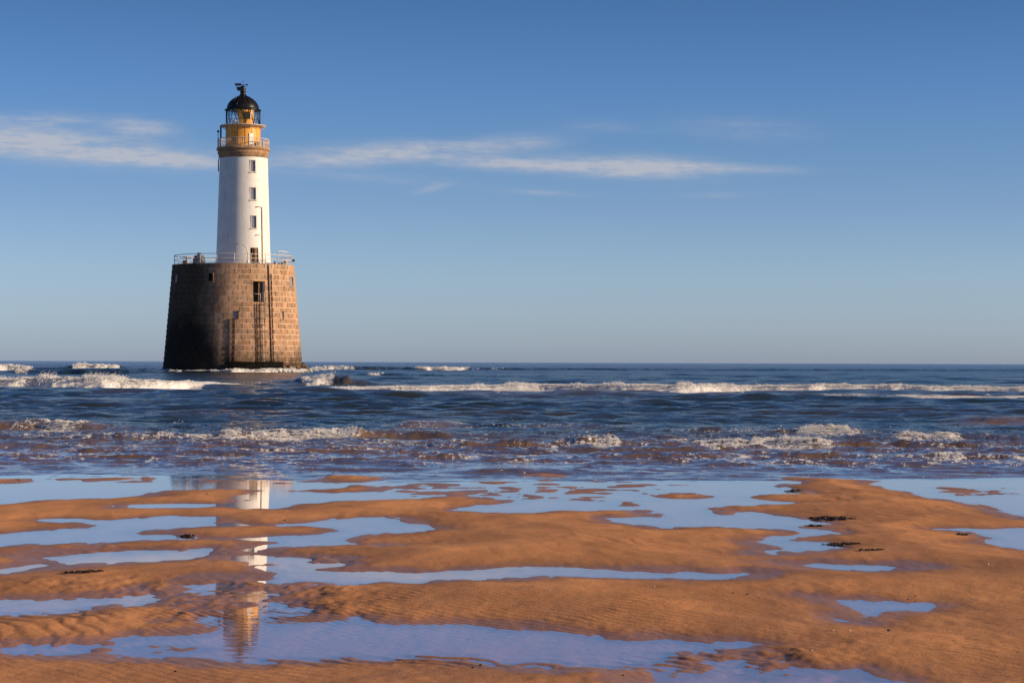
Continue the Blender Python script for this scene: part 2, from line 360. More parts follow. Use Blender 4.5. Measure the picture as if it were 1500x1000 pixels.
damp_v = damp_x * (.5 + fbm(X * 2.5, Y * 1.2, 83, 3)) * .8 + np.clip(1.0 - (Hs - 0.002) / 0.018, 0, 1) * .9 + lum * .25 * sstep(Hs, .03, .0)
sand = grid_obj('beach_sand', X, Y, Hs, m_sand, {'damp': np.clip(damp_v, 0, 1), 'under': sstep(Hs, -.001, -.010)})
sand['kind'] = 'structure'
SX, SY = X.copy(), Y.copy()
def sand_z(px, py):
    gx, gy = ground(px, py)
    j = np.argmin(np.abs(SY[:, 0] - gy)); i = np.argmin(np.abs(SX[j] - gx)); return gx, gy, float(Hs[j, i])

# still water of the pools: a transparent film over the sand with a Fresnel sky reflection
m_pool, b, o = new_mat('pool_water')
tc = b.node('ShaderNodeTexCoord').outputs['Object']
h1 = b.noise(b.mapping(tc, (1.0, 2.2, 1)), 5, 3, .5); h2 = b.noise(b.mapping(tc, (1.0, 1.8, 1)), 22, 2, .5)
sep = b.node('ShaderNodeSeparateXYZ'); b.put(sep.inputs[0], tc)
bs = b.m('ADD', b.smooth(sep.outputs[1], 13.5, 9.0, 0.06, 0.20), b.smooth(sep.outputs[1], 19, 24, 0.0, 0.22))
nrm = b.bump(b.m('ADD', h1, b.m('MULTIPLY', h2, .12)), bs, .0022)
g = b.node('ShaderNodeBsdfGlossy'); g.inputs['Roughness'].default_value = .02; b.put(g.inputs['Color'], (1, 1, 1, 1)); b.put(g.inputs['Normal'], nrm)
tr = b.node('ShaderNodeBsdfTransparent'); tr.inputs['Color'].default_value = (.95, .92, .92, 1)
fr = b.node('ShaderNodeFresnel'); fr.inputs['IOR'].default_value = 1.333; b.put(fr.inputs['Normal'], nrm)
ms = b.node('ShaderNodeMixShader'); gb = b.node('ShaderNodeNewGeometry').outputs['Backfacing']
b.put(ms.inputs[0], b.m('MULTIPLY', b.m('POWER', fr.outputs[0], .62), b.m('SUBTRACT', 1.0, gb))); b.l.new(tr.outputs[0], ms.inputs[1]); b.l.new(g.outputs[0], ms.inputs[2])
b.l.new(ms.outputs[0], o.inputs[0])
pu = np.array([-8, -3, -1, -.5, -.25, 0, .25, .5, 1, 3, 8.]); pdn = np.array([30.0, 24, 18, 14, 11, 8, 5, 2.5])
U, D = np.meshgrid(pu, pdn)
pool = grid_obj('tide_pool_water', U * D, D, np.zeros_like(D), m_pool); pool['kind'] = 'structure'

# ------------------------------------------------------------------ sea
def hyaw(x): return 528 + 5 * np.asarray(x) / 1500
srows = np.concatenate([SEA0 * 1.0036 ** np.arange(0, 900)])
srows = np.concatenate([srows, srows[-1] * 1.03 ** np.arange(1, 125)])
scol = u_cols(1150, .285)
U, D = np.meshgrid(scol, srows); X = U * D; Y = D + 0
cell = np.maximum(np.gradient(srows)[:, None], D * 0.0005)
Z = np.zeros_like(X)
shoal = sstep(Y, 25, 70)
grow = .17 + .83 * sstep(Y, 29, 62)
for k in range(64):
    lam = 0.55 * (26 / 0.55) ** ((k + random.random()) / 64)
    th = random.gauss(0, .42); kx, ky = math.sin(th) * 2 * math.pi / lam, math.cos(th) * 2 * math.pi / lam
    amp = 0.0150 * lam ** .72 * (.95 if lam < 1.4 else (.42 if lam < 3 else .20))
    att = np.clip((lam / cell - 2.2) / 3, 0, 1)
    ph = random.uniform(0, 6.28)
    wv = np.sin(kx * X + ky * Y + ph + 1.5 * fbm(X * .05, Y * .05, 200 + k % 5, 1))
    Z += amp * att * grow * (wv + .25 * wv * wv - .12) * (1 if lam < 2 else (.25 + .75 * shoal))
gust = fbm(X * .03, Y * .02, 77, 3)
Z *= .7 + .7 * gust

foam = np.zeros_like(X); silt = sstep(Y, 42, 29) * .75
PXs, PYs = to_px(X, Y)
pxu = 750 + F * scol                                          # photo x of each column (flat)
CREST = []
def breaker(pts, foot_w, crest_w, back_w, hs, fs, rough=.3, siltk=0.0, seed=0, blobs=0):
    """pts: (px, py) of the wave's foot in the photograph; hs, fs: (px, value) height in metres and foam cover along it"""
    global Z, foam, silt
    xs = np.array([q[0] for q in pts], float); dd = np.array([ground(*q)[1] for q in pts])
    base = np.interp(pxu, xs, dd)
    hh = np.interp(pxu, [q[0] for q in hs], [q[1] for q in hs]); ff = np.interp(pxu, [q[0] for q in fs], [q[1] for q in fs])
    nk = 31 if foot_w < .75 else 15; kn = np.ones(nk) / nk; jit = (fbm(scol * 300, scol * 0, seed + 77, 3) - .5) * 26
    pw = pxu + jit
    hh = np.convolve(np.interp(pw, [q[0] for q in hs], [q[1] for q in hs]), kn, 'same'); ff = np.convolve(np.interp(pw, [q[0] for q in fs], [q[1] for q in fs]), kn, 'same')
    base = base + (fbm(scol * base * .18, scol * 0, seed + 5, 3) - .5) * foot_w * 3
    r0 = np.searchsorted(srows, base.min() - foot_w * 9 - 1); r1 = np.searchsorted(srows, base.max() + (foot_w + crest_w) + back_w * 6 + foot_w * 6)
    r0 = max(r0, 0); WN = slice(r0, r1); Xw, Yw = X[WN], Y[WN]
    s = Yw - base[None, :]
    j = (fbm(Xw * 1.1, Yw * .7, seed + 9, 4) - .5); j2 = (fbm(Xw * 4, Yw * 3, seed + 13, 3) - .5)
    s = s + j * foot_w * 1.2
    prof = np.where(s < foot_w, sstep(s, 0, foot_w), np.where(s < foot_w + crest_w, 1.0, np.exp(-np.maximum(s - foot_w - crest_w, 0) / back_w)))
    vary = .84 + .32 * fbm(Xw * .5 / max(foot_w, .1), Yw * 0, seed + 2, 3)
    h = hh[None, :] * prof * vary
    Z0 = Z[WN].copy()
    Zn = Z[WN] * (1 - .8 * np.clip(prof * np.clip(hh[None, :] * 8, 0, 1), 0, 1)) + h * (1 + rough * 2.2 * np.clip(ff, 0, 1)[None, :] * (j + .6 * j2))
    Z[WN] = Zn
    fm = ff[None, :] * sstep(s, -foot_w * .15, foot_w * .3) * (1 - sstep(s, foot_w + crest_w * .8, foot_w + crest_w + back_w * 1.4))
    thr = fbm(Xw * 1.7 / max(foot_w, .25) ** .5, Yw * .8, seed + 21, 4)
    if foot_w < .75:
        thr = fbm(Xw * 7, Yw * 2.6, seed + 23, 4); fm = np.clip(np.sqrt(np.maximum(fm, 0)) * 1.0 - thr * 1.35 + .12, 0, 1) * (fm > .02)
        h = h * (.62 + .76 * fbm(Xw * 6, Yw * 4, seed + 51, 3)) ; Z[WN] = Z0 * (1 - .8 * np.clip(prof * np.clip(hh[None, :] * 8, 0, 1), 0, 1)) + h
    else: fm = np.clip(fm * 1.5 - thr * .8 * (1.25 - np.clip(fm, 0, 1)), 0, 1)
    foam[WN] = np.maximum(foam[WN], np.where(hh[None, :] > .004, fm, 0))
    trail = np.clip(ff, 0, 1)[None, :] * np.clip(np.exp(-np.abs(s) / (foot_w * 5)), 0, 1)
    foam[WN] = np.maximum(foam[WN], sstep(trail * .75 - fbm(Xw * 2.2, Yw * .5, seed + 31, 4), -.12, .12) * .6 * (Yw < 140))
    if siltk: silt[WN] = np.maximum(silt[WN], siltk * np.exp(-np.abs(s) / (foot_w * 2.5 + .4)) * np.clip(hh[None, :] * 9, 0, 1))
    if blobs: CREST.append((base, hh, ff, foot_w, crest_w, int(blobs * (2.6 if blobs < 8000 else 1.5)), seed))

# far swell lines and whitecaps beyond and beside the tower
breaker([(-400, 543), (0, 543), (240, 543)], 3.0, 2, 10, [(-400, .6), (0, .6), (30, .6), (55, .4), (90, .45), (115, .8), (175, .85), (190, .35), (235, .3), (240, 0)],
        [(-400, .9), (0, .95), (40, .9), (50, .1), (110, .2), (118, 1.1), (172, 1.1), (178, .15), (240, 0)], .2, 0, 300, blobs=1200)
breaker([(0, 549), (250, 549), (420, 548)], 4.0, 2, 12, [(0, .3), (120, .55), (180, .6), (230, .35), (260, .1), (420, .0)], [(0, .3), (30, .5), (70, .3), (71, 0), (1500, 0)], .4, 0, 320, blobs=500)
breaker([(470, 543), (760, 543), (1500, 544)], 3.5, 2, 12, [(440, 0), (470, .5), (500, .6), (640, .5), (760, .4), (1100, .35), (1500, .3)],
        [(440, 0), (460, .8), (500, .9), (520, .25), (600, .2), (630, .85), (670, .8), (690, .35), (740, .5), (760, .1), (1000, .15), (1040, .3), (1060, .1), (1500, .12)], .5, 0, 340, blobs=600)
breaker([(455, 552), (700, 552), (1000, 553)], 3.0, 1.5, 6, [(440, .0), (480, .2), (560, .3), (900, .1), (1000, 0)], [(440, 0), (540, .4), (556, .7), (570, .2), (1000, 0)], .4, 0, 350, blobs=120)
breaker([(225, 546), (340, 547), (470, 546)], 1.2, 1.0, 3, [(222, 0), (240, .22), (330, .3), (345, .5), (372, .3), (392, .5), (440, .35), (470, .1), (480, 0)],
        [(222, 0), (240, .35), (262, .6), (280, .2), (300, .3), (330, .8), (350, .9), (370, .3), (390, 1.0), (412, .35), (430, .7), (455, .5), (480, 0)], .4, 0, 355, blobs=1500)
# dark humped swell right of the tower
breaker([(380, 566), (440, 568), (560, 569), (900, 566)], 2.4, .8, 5, [(350, 0), (400, .2), (440, .45), (480, .66), (510, .6), (545, .3), (600, .12), (900, .1)],
        [(380, 0), (435, .15), (450, .75), (475, .8), (490, .25), (540, .3), (560, 0)], .3, .25, 360, blobs=260)
# main breaker line, left and right
breaker([(-400, 571), (0, 570), (150, 571), (250, 570), (330, 567), (420, 566)], 1.0, 2.6, 3.2,
        [(-400, .42), (0, .40), (60, .48), (180, .44), (240, .36), (290, .24), (330, .12), (400, .04), (430, 0)],
        [(-400, 1.1), (0, 1.15), (230, 1.15), (290, .85), (330, .6), (370, .4), (420, .35), (440, 0)], .13, .2, 400, blobs=15000)
breaker([(440, 574), (455, 574), (800, 573), (1000, 575), (1120, 574), (1300, 574), (1500, 575), (1900, 577)], .9, 2.0, 2.4,
        [(430, 0), (455, .12), (560, .18), (700, .22), (850, .27), (950, .33), (1045, .32), (1060, .22), (1120, .23), (1200, .31), (1330, .30), (1400, .21), (1500, .22), (1900, .2)],
        [(430, 0), (455, 1.0), (700, 1.1), (1050, 1.15), (1330, 1.15), (1500, 1.0), (1900, 1)], .12, .4, 420, blobs=22000)
breaker([(150, 578), (420, 577), (700, 580), (1100, 581), (1500, 583)], .8, .5, 2.0, [(100, 0), (160, .05), (420, .05), (1500, .07)], [(100, 0), (160, .55), (420, .5), (460, .4), (600, .25), (900, .4), (1100, .35), (1400, .6), (1500, .55)], .3, .95, 440)
# mid humps, brown with stirred sand
breaker([(-400, 632), (0, 632), (120, 633), (240, 634), (260, 634)], .7, .25, 1.1, [(-400, .14), (0, .13), (60, .15), (120, .15), (180, .06), (260, 0)], [(-400, .3), (0, .15), (45, .3), (60, .95), (118, 1.0), (125, .1), (260, 0)], .2, .9, 460, blobs=1100)
breaker([(560, 627), (640, 628), (680, 627)], .9, .3, 1.0, [(560, 0), (600, .11), (640, .14), (670, .08), (700, 0)], [(0, 0), (1500, 0)], .2, 1.0, 470)
breaker([(760, 626), (900, 630), (960, 630)], .7, .3, 1.0, [(760, 0), (790, .05), (860, .06), (960, 0)], [(0, 0), (1500, 0)], .2, .9, 480)
breaker([(1000, 634), (1100, 635), (1160, 635), (1250, 636), (1300, 634)], .7, .3, .9, [(1000, 0), (1030, .06), (1100, .05), (1155, .06), (1175, .115), (1240, .11), (1260, .06), (1300, 0)],
        [(1000, 0), (1145, .1), (1165, 1.1), (1245, 1.1), (1262, .3), (1300, 0)], .2, .9, 490, blobs=1600)
breaker([(1380, 618), (1440, 619), (1500, 619), (1700, 620)], .8, .3, 1.2, [(1370, 0), (1420, .1), (1470, .12), (1700, .1)], [(0, 0), (1500, 0)], .2, .9, 495)
breaker([(0, 592), (500, 594), (1000, 596), (1500, 600)], 1.4, .8, 2.0, [(0, .05), (200, .10), (360, .04), (520, .10), (700, .05), (860, .11), (1000, .05), (1200, .1), (1500, .08)], [(0, 0), (1500, 0)], .2, .15, 496)
breaker([(0, 607), (500, 606), (1000, 610), (1500, 607)], 1.1, .6, 1.6, [(0, .08), (160, .03), (300, .09), (450, .07), (520, .03), (700, .08), (980, .03), (1250, .08), (1500, .04)], [(0, 0), (1500, 0)], .2, .3, 497)
# near lines
breaker([(-300, 650), (0, 648), (200, 647), (380, 645), (520, 644), (600, 643), (680, 643), (760, 643)], .38, .3, .55,
        [(-300, .06), (0, .06), (150, .07), (300, .08), (430, .12), (520, .12), (560, .09), (660, .08), (680, .03), (740, .02), (780, 0)],
        [(-300, .6), (0, .35), (80, .6), (250, .7), (330, .95), (518, 1.0), (530, .25), (560, .1), (660, .1), (700, .35), (760, 0)], .2, .95, 500, blobs=2600)
breaker([(1290, 646), (1400, 648), (1500, 649), (1600, 650)], .4, .3, .6, [(1290, 0), (1312, .12), (1330, .08), (1400, .09), (1412, .03), (1450, .07), (1500, .04), (1600, .03)],
        [(1290, 0), (1312, 1.0), (1330, .5), (1370, .9), (1402, 1.0), (1412, .1), (1600, .1)], .2, .9, 510, blobs=900)
breaker([(400, 660), (700, 659), (840, 658), (930, 658), (1020, 657), (1100, 657), (1200, 659), (1300, 658), (1500, 664)], .32, .25, .5,
        [(380, 0), (480, .03), (700, .04), (835, .07), (880, .12), (930, .08), (1010, .06), (1060, .075), (1160, .10), (1200, .09), (1240, .06), (1330, .06), (1500, .05)],
        [(380, 0), (500, .35), (700, .45), (835, .7), (930, .7), (960, .1), (1015, .3), (1030, 1.0), (1205, 1.1), (1240, .3), (1500, .3)], .2, 1.0, 520, blobs=3400)
breaker([(-200, 660), (150, 659), (300, 658), (520, 660)], .3, .2, .6, [(-200, .03), (150, .04), (300, .02), (500, .03), (560, 0)], [(-200, .2), (150, .25), (300, .3), (560, .2)], .4, .9, 530)
breaker([(0, 668), (200, 667), (500, 669)], .3, .15, .5, [(0, .03), (60, .015), (150, .03), (400, .015), (500, 0)], [(0, .15), (500, .2)], .4, .9, 532)
breaker([(450, 677), (640, 674), (740, 673), (1000, 675), (1200, 674), (1500, 679)], .3, .25, .5, [(420, 0), (500, .03), (640, .05), (760, .04), (1000, .04), (1200, .05), (1400, .06), (1500, .045)],
        [(420, 0), (600, .25), (640, .75), (680, .6), (720, .3), (780, .55), (820, .2), (1050, .5), (1100, .6), (1180, .2), (1300, .3), (1400, .65), (1430, .4), (1500, .5)], .4, 1.0, 540, blobs=1300)
breaker([(0, 676), (300, 675), (600, 672)], .25, .15, .4, [(0, .02), (160, .03), (300, .02), (450, .035), (600, 0)], [(0, .15), (300, .35), (450, .2), (600, 0)], .4, 1.0, 545)
Z += (fbm(X * 1.6, Y * .9, 900, 4) - .5) * .045 * sstep(Y, 60, 30) * (.25 + .75 * sstep(Y, 25, 33))
rdg = 1 - np.abs(2 * fbm(X * .55 + 3, Y * 1.5, 910, 5) - 1); rdg2 = 1 - np.abs(2 * fbm(X * 2.2, Y * 4.2, 915, 3) - 1)
Z += (rdg ** 5 * .070 + rdg2 ** 4 * .022 - .012) * sstep(Y, 46, 31) * (.6 + .4 * sstep(Y, 24, 31))
foam = np.maximum(foam, sstep(fbm(X * 1.6, Y * 2.2, 940, 4) * (.5 + .9 * fbm(X * .4, Y * .8, 941, 2)), .50, .72) * .33 * sstep(Y, 50, 36) * sstep(Y, 24.5, 27))
edge = sstep(Y, SEA0, 26.5); Z *= .35 + .65 * edge; foam *= sstep(Y, 23.5, 25)
Z += -.045 + .055 * sstep(Y + (fbm(X * .16, Y * .35, 925, 3) - .5) * 5.5, SEA0, 26.0) + (fbm(X * .5, Y * .8, 920, 3) - .5) * .05 * (1 - sstep(Y, 26, 28))
ws = sstep(fbm(X * .7, Y * .5, 620, 4), .38, .66); silt = np.maximum(silt, ws * sstep(Y, 38, 29)) * np.where(Y < 60, .75 + .5 * fbm(X * .5, Y * .3, 621, 3), 1)
# whitewater swilling round the foot of the tower
TX, TY = (341.5 - 750) / F * 250, 250.0
rt = np.hypot(X - TX, Y - TY)
foam = np.maximum(foam, sstep(rt, 12.5, 8.6) * sstep(fbm(X * .7, Y * .5, 700, 4), .34, .52) * 1.0)
Z = np.where(rt < 14, Z + sstep(rt, 13, 8.5) * fbm(X * .9, Y * .5, 701, 3) * .45, Z)

m_sea, b, o = new_mat('sea_water')
tc = b.node('ShaderNodeTexCoord').outputs['Object']
sep = b.node('ShaderNodeSeparateXYZ'); b.put(sep.inputs[0], tc); yy = sep.outputs[1]
fo = b.node('ShaderNodeAttribute', attribute_name='foam').outputs['Fac']; si = b.node('ShaderNodeAttribute', attribute_name='silt').outputs['Fac']
w1 = b.noise(b.mapping(tc, (1.0, 1.6, 1)), 1.1, 5, .6); w2 = b.noise(b.mapping(tc, (1.0, 1.5, 1)), 5.0, 4, .6); w3 = b.noise(b.mapping(tc, (.35, .8, 1)), .25, 4, .6)
nearm = b.smooth(yy, 36, 26)                     # calmer film of water at the very edge
amp = b.m('SUBTRACT', 1.0, b.m('MULTIPLY', nearm, .86))
hgt = b.m('ADD', b.m('ADD', b.m('MULTIPLY', w1, .085), b.m('MULTIPLY', w2, .05)), b.m('MULTIPLY', w3, .45))
nrm = b.bump(hgt, 1.0, b.m('MULTIPLY', amp, 1.0))
deep = b.mix(b.smooth(w3, .35, .65), (0.016, 0.034, 0.040, 1), (0.032, 0.056, 0.062, 1))
brown = (0.32, 0.185, 0.098, 1)
body = b.mix(b.m('MULTIPLY', si, 1.0, clamp=True), deep, brown)
df = b.node('ShaderNodeBsdfDiffuse'); b.put(df.inputs['Color'], body)
gl = b.node('ShaderNodeBsdfGlossy'); b.put(gl.inputs['Normal'], nrm); b.put(gl.inputs['Roughness'], b.smooth(yy, 30, 400, .06, .22)); b.put(gl.inputs['Color'], (1, 1, 1, 1))
fr = b.node('ShaderNodeFresnel'); fr.inputs['IOR'].default_value = 1.333; b.put(fr.inputs['Normal'], nrm)
ms = b.node('ShaderNodeMixShader'); b.put(ms.inputs[0], b.m('POWER', fr.outputs[0], b.m('SUBTRACT', 1.0, b.m('MULTIPLY', nearm, .25)))); b.l.new(df.outputs[0], ms.inputs[1]); b.l.new(gl.outputs[0], ms.inputs[2])
fd = b.node('ShaderNodeBsdfDiffuse'); fn = b.noise(tc, 9, 4, .7)
b.put(fd.inputs['Color'], b.mix(b.smooth(fn, .3, .7), (.74, .73, .73, 1), (.93, .93, .94, 1))); b.put(fd.inputs['Normal'], b.bump(b.noise(tc, 5, 5, .7), .7, .06))
fl = b.noise(b.mapping(tc, (1, .45, 1)), 16, 6, .72); nrf = b.smooth(yy, 60, 40)
fmask = b.smooth(b.m('ADD', b.m('ADD', fo, b.m('MULTIPLY', b.m('SUBTRACT', fn, .5), .8)), b.m('MULTIPLY', b.m('MULTIPLY', b.m('SUBTRACT', fl, .5), 3.2), nrf)), .34, .62)
ms2 = b.node('ShaderNodeMixShader'); b.put(ms2.inputs[0], fmask); b.l.new(ms.outputs[0], ms2.inputs[1]); b.l.new(fd.outputs[0], ms2.inputs[2])
b.l.new(ms2.outputs[0], o.inputs[0])
sea = grid_obj('sea_water', X, Y, Z, m_sea, {'foam': foam, 'silt': np.clip(silt * np.where(Y < 60, .85, 1), 0, 1)}); sea['kind'] = 'structure'

# tossed froth standing above the crests: uncountable lumps, one mesh
phi = (1 + 5 ** .5) / 2
ICO = np.array([(-1, phi, 0), (1, phi, 0), (-1, -phi, 0), (1, -phi, 0), (0, -1, phi), (0, 1, phi), (0, -1, -phi), (0, 1, -phi), (phi, 0, -1), (phi, 0, 1), (-phi, 0, -1), (-phi, 0, 1)]) / 1.9
ICF = np.array([(0, 11, 5), (0, 5, 1), (0, 1, 7), (0, 7, 10), (0, 10, 11), (1, 5, 9), (5, 11, 4), (11, 10, 2), (10, 7, 6), (7, 1, 8), (3, 9, 4), (3, 4, 2), (3, 2, 6), (3, 6, 8), (3, 8, 9), (4, 9, 5), (2, 4, 11), (6, 2, 10), (8, 6, 7), (9, 8, 1)])
pts = []
for (base, hh, ff, fw, cw, n, seed) in CREST:
    vis = (np.abs(scol) < .285)
    wgt = np.where(vis, np.clip(ff, 0, 1.2) ** 2 * (hh > .01), 0); wgt = wgt / wgt.sum()
    ii = rng.choice(len(scol), n, p=wgt); u = scol[ii] + rng.uniform(-.0003, .0003, n)
    s = rng.beta(1.6, 2.2, n) * (fw + cw * 1.1) + fw * .1
    y = base[ii] + s; x = u * y
    tuft = fbm(x * 1.3 / max(fw, .3), x * 0 + seed, seed, 4)
    row = np.clip(np.searchsorted(srows, y), 0, len(srows) - 1)
    z0 = Z[row, ii]; ok = (z0 > hh[ii] * .25) & (foam[row, ii] > .38)
    up = np.abs(rng.normal(0, 1, n)) * hh[ii] * (.02 + .22 * sstep(tuft, .42, .72))
    size = np.where(y < 50, .00016 * y, np.clip(.00022 * y, .006, .08)) * rng.uniform(.5, 1.35, n) * np.where(up > hh[ii] * .3, .6, 1)
    pts.append(np.stack([x, y, z0 + up, size], -1)[ok])
pts = np.vstack(pts); n = len(pts)
sc = pts[:, 3][:, None, None] * rng.uniform(.6, 1.4, (n, 12, 1)) * np.array([1.2, 1.2, .9])
V = pts[:, None, :3] + ICO[None] * sc
Fc = (ICF[None] + (np.arange(n) * 12)[:, None, None]).reshape(-1, 3)
me = bpy.data.meshes.new('sea_foam'); me.vertices.add(n * 12); me.vertices.foreach_set('co', V.astype(np.float32).ravel())
me.loops.add(Fc.size); me.loops.foreach_set('vertex_index', Fc.ravel().astype(np.int32)); me.polygons.add(len(Fc))
me.polygons.foreach_set('loop_start', np.arange(0, Fc.size, 3, dtype=np.int32)); me.polygons.foreach_set('use_smooth', np.ones(len(Fc), bool)); me.update(calc_edges=True)
m_foam, b, o = new_mat('white_froth'); df = b.node('ShaderNodeBsdfDiffuse'); df.inputs[0].default_value = (.93, .93, .94, 1)
tl = b.node('ShaderNodeBsdfTranslucent'); tl.inputs[0].default_value = (.93, .93, .94, 1); ms = b.node('ShaderNodeMixShader'); ms.inputs[0].default_value = .3
b.l.new(df.outputs[0], ms.inputs[1]); b.l.new(tl.outputs[0], ms.inputs[2]); b.l.new(ms.outputs[0], o.inputs[0]); me.materials.append(m_foam)
fo_ = bpy.data.objects.new('sea_foam', me); COL.objects.link(fo_)
fo_['kind'] = 'stuff'; fo_['label'] = 'white froth tossed up along the breaking waves'; fo_['category'] = 'sea foam'

# ------------------------------------------------------------------ mesh builder
class MB:
    def __init__(s): s.v = []; s.f = []; s.c = []; s.smooth = []
    def quad(s, *P, col=None, sm=False):
        i = len(s.v); s.v += [tuple(p) for p in P]; s.f.append(tuple(range(i, i + len(P)))); s.c.append(col); s.smooth.append(sm); return s
    def box(s, c, size, rot=None, bev=0.0):
        cx, cy, cz = c; hx, hy, hz = [q / 2 for q in size]; M = rot or Matrix.Identity(3)
        b_ = min(bev, hx * .9, hy * .9, hz * .9)
        if b_ <= 0:
            P = [Vector(c) + M @ Vector((sx * hx, sy * hy, sz * hz)) for sx in (-1, 1) for sy in (-1, 1) for sz in (-1, 1)]
            i = len(s.v); s.v += [tuple(p) for p in P]
            for f in ((0, 1, 3, 2), (4, 6, 7, 5), (0, 4, 5, 1), (2, 3, 7, 6), (0, 2, 6, 4), (1, 5, 7, 3)):
                s.f.append(tuple(i + k for k in f)); s.c.append(None); s.smooth.append(False)
        else:
            import bmesh
            bm = bmesh.new(); bmesh.ops.create_cube(bm, size=1)
            for v in bm.verts: v.co = Vector((v.co.x * 2 * hx, v.co.y * 2 * hy, v.co.z * 2 * hz))
            bmesh.ops.bevel(bm, geom=bm.edges[:], offset=b_, segments=2, affect='EDGES')
            i = len(s.v); bm.verts.index_update(); s.v += [tuple(Vector(c) + M @ v.co) for v in bm.verts]
            for f in bm.faces: s.f.append(tuple(i + v.index for v in f.verts)); s.c.append(None); s.smooth.append(False)
            bm.free()
        return s
    def tube(s, pts, r, n=8, cap=True, smooth=True):
        pts = [Vector(p) for p in pts]; rr = r if isinstance(r, (list, tuple)) else [r] * len(pts)
        up = None; rings = []
        for k, p_ in enumerate(pts):
            t = (pts[min(k + 1, len(pts) - 1)] - pts[max(k - 1, 0)]).normalized()
            if up is None:
                a = Vector((0, 0, 1)) if abs(t.z) < .9 else Vector((1, 0, 0)); up = t.cross(a).normalized()
            up = (up - t * up.dot(t)).normalized(); w_ = t.cross(up)
            i = len(s.v); s.v += [tuple(p_ + (up * math.cos(q) + w_ * math.sin(q)) * rr[k]) for q in [2 * math.pi * j / n for j in range(n)]]
            rings.append(i)
        for a, b_ in zip(rings, rings[1:]):
            for j in range(n):
                s.f.append((a + j, a + (j + 1) % n, b_ + (j + 1) % n, b_ + j)); s.c.append(None); s.smooth.append(smooth)
        if cap:
            s.f.append(tuple(rings[0] + j for j in reversed(range(n)))); s.f.append(tuple(rings[-1] + j for j in range(n))); s.c += [None, None]; s.smooth += [False, False]
        return s
    def lathe(s, prof, n=64, cx=0, cy=0, a0=0, a1=2 * math.pi, flat=False, smooth=True):
        full = abs(a1 - a0 - 2 * math.pi) < 1e-6; m_ = n if full else n + 1; rings = []
        for (r, z) in prof:
            i = len(s.v); rings.append(i)
            for j in range(m_):
                a = a0 + (a1 - a0) * j / n; s.v.append((cx + r * math.sin(a), cy - r * math.cos(a), z))
        for a, b_ in zip(rings, rings[1:]):
            for j in range(n):
                k = (j + 1) % m_
                s.f.append((a + j, a + k, b_ + k, b_ + j)); s.c.append(None); s.smooth.append(smooth)
        return s
    def sphere(s, c, r, n=12, m_=8, sq=(1, 1, 1)):
        prof = [(max(1e-4, r * math.sin(math.pi * k / m_)), -r * math.cos(math.pi * k / m_)) for k in range(m_ + 1)]
        i0 = len(s.v); s.lathe(prof, n)
        for k in range(i0, len(s.v)):
            x, y, z = s.v[k]; s.v[k] = (c[0] + x * sq[0], c[1] + y * sq[1], c[2] + z * sq[2])
        return s
    def build(s, name, mat, parent=None, loc=None):
        me = bpy.data.meshes.new(name); me.from_pydata(s.v, [], s.f); me.update()
        me.polygons.foreach_set('use_smooth', s.smooth)
        if any(c is not None for c in s.c):
            a = me.attributes.new('tint', 'FLOAT_COLOR', 'FACE')
            a.data.foreach_set('color', np.array([(c if c is not None else (1, 1, 1)) + (1,) for c in s.c], np.float32).ravel())
        me.materials.append(mat)
        o_ = bpy.data.objects.new(name, me); COL.objects.link(o_)
        if parent: o_.parent = parent
        return o_

# ------------------------------------------------------------------ lighthouse materials
m_stone, b, o = new_mat('weathered_granite')
p = b.node('ShaderNodeBsdfPrincipled'); tc = b.node('ShaderNodeTexCoord').outputs['Object']
tint_ = b.node('ShaderNodeAttribute', attribute_name='tint').outputs['Color']
sep = b.node('ShaderNodeSeparateXYZ'); b.put(sep.inputs[0], tc)
n1 = b.noise(tc, 2.2, 6, .68); n2 = b.noise(b.mapping(tc, (1.4, 1.4, .18)), 1.3, 6, .65); n3 = b.noise(tc, 9, 4, .7)
c = b.mix(1.0, tint_, b.mix(b.smooth(n1, .3, .7), (.72, .70, .70, 1), (1.15, 1.1, 1.05, 1)), 'MULTIPLY')
c = b.mix(b.m('MULTIPLY', b.smooth(n3, .55, .75), .18), c, (.13, .10, .085, 1))
# salt and rust streaks run down from the platform edge, mostly under its landward side
stk = b.m('MULTIPLY', b.smooth(n2, .45, .62), b.m('MULTIPLY', b.smooth(sep.outputs[2], 6.0, 12.5), b.smooth(sep.outputs[0], -1.0, 3.5)))
c = b.mix(b.m('MULTIPLY', stk, .75), c, (.62, .42, .26, 1))
stk2 = b.m('MULTIPLY', b.smooth(b.noise(b.mapping(tc, (2.2, 2.2, .1), (4, 2, 1)), 1.2, 5), .55, .68), b.smooth(sep.outputs[2], 2, 9))
c = b.mix(b.m('MULTIPLY', stk2, .25), c, (.12, .085, .065, 1))
# lichen / rust spots
c = b.mix(b.m('MULTIPLY', b.smooth(b.noise(tc, 3.1, 3), .69, .74), .8), c, (.62, .36, .06, 1))
left_shade = b.m('SUBTRACT', b.m('MULTIPLY', sep.outputs[0], -1.0), b.m('MULTIPLY', b.m('SUBTRACT', b.noise(b.mapping(tc, (1, 1, .5)), .5, 6, .65), .5), 6.0))  # shade on the left of the base, painted into the stone colour
c = b.mix(b.m('MULTIPLY', b.smooth(left_shade, .4, 4.4), .86), c, (.035, .028, .024, 1))
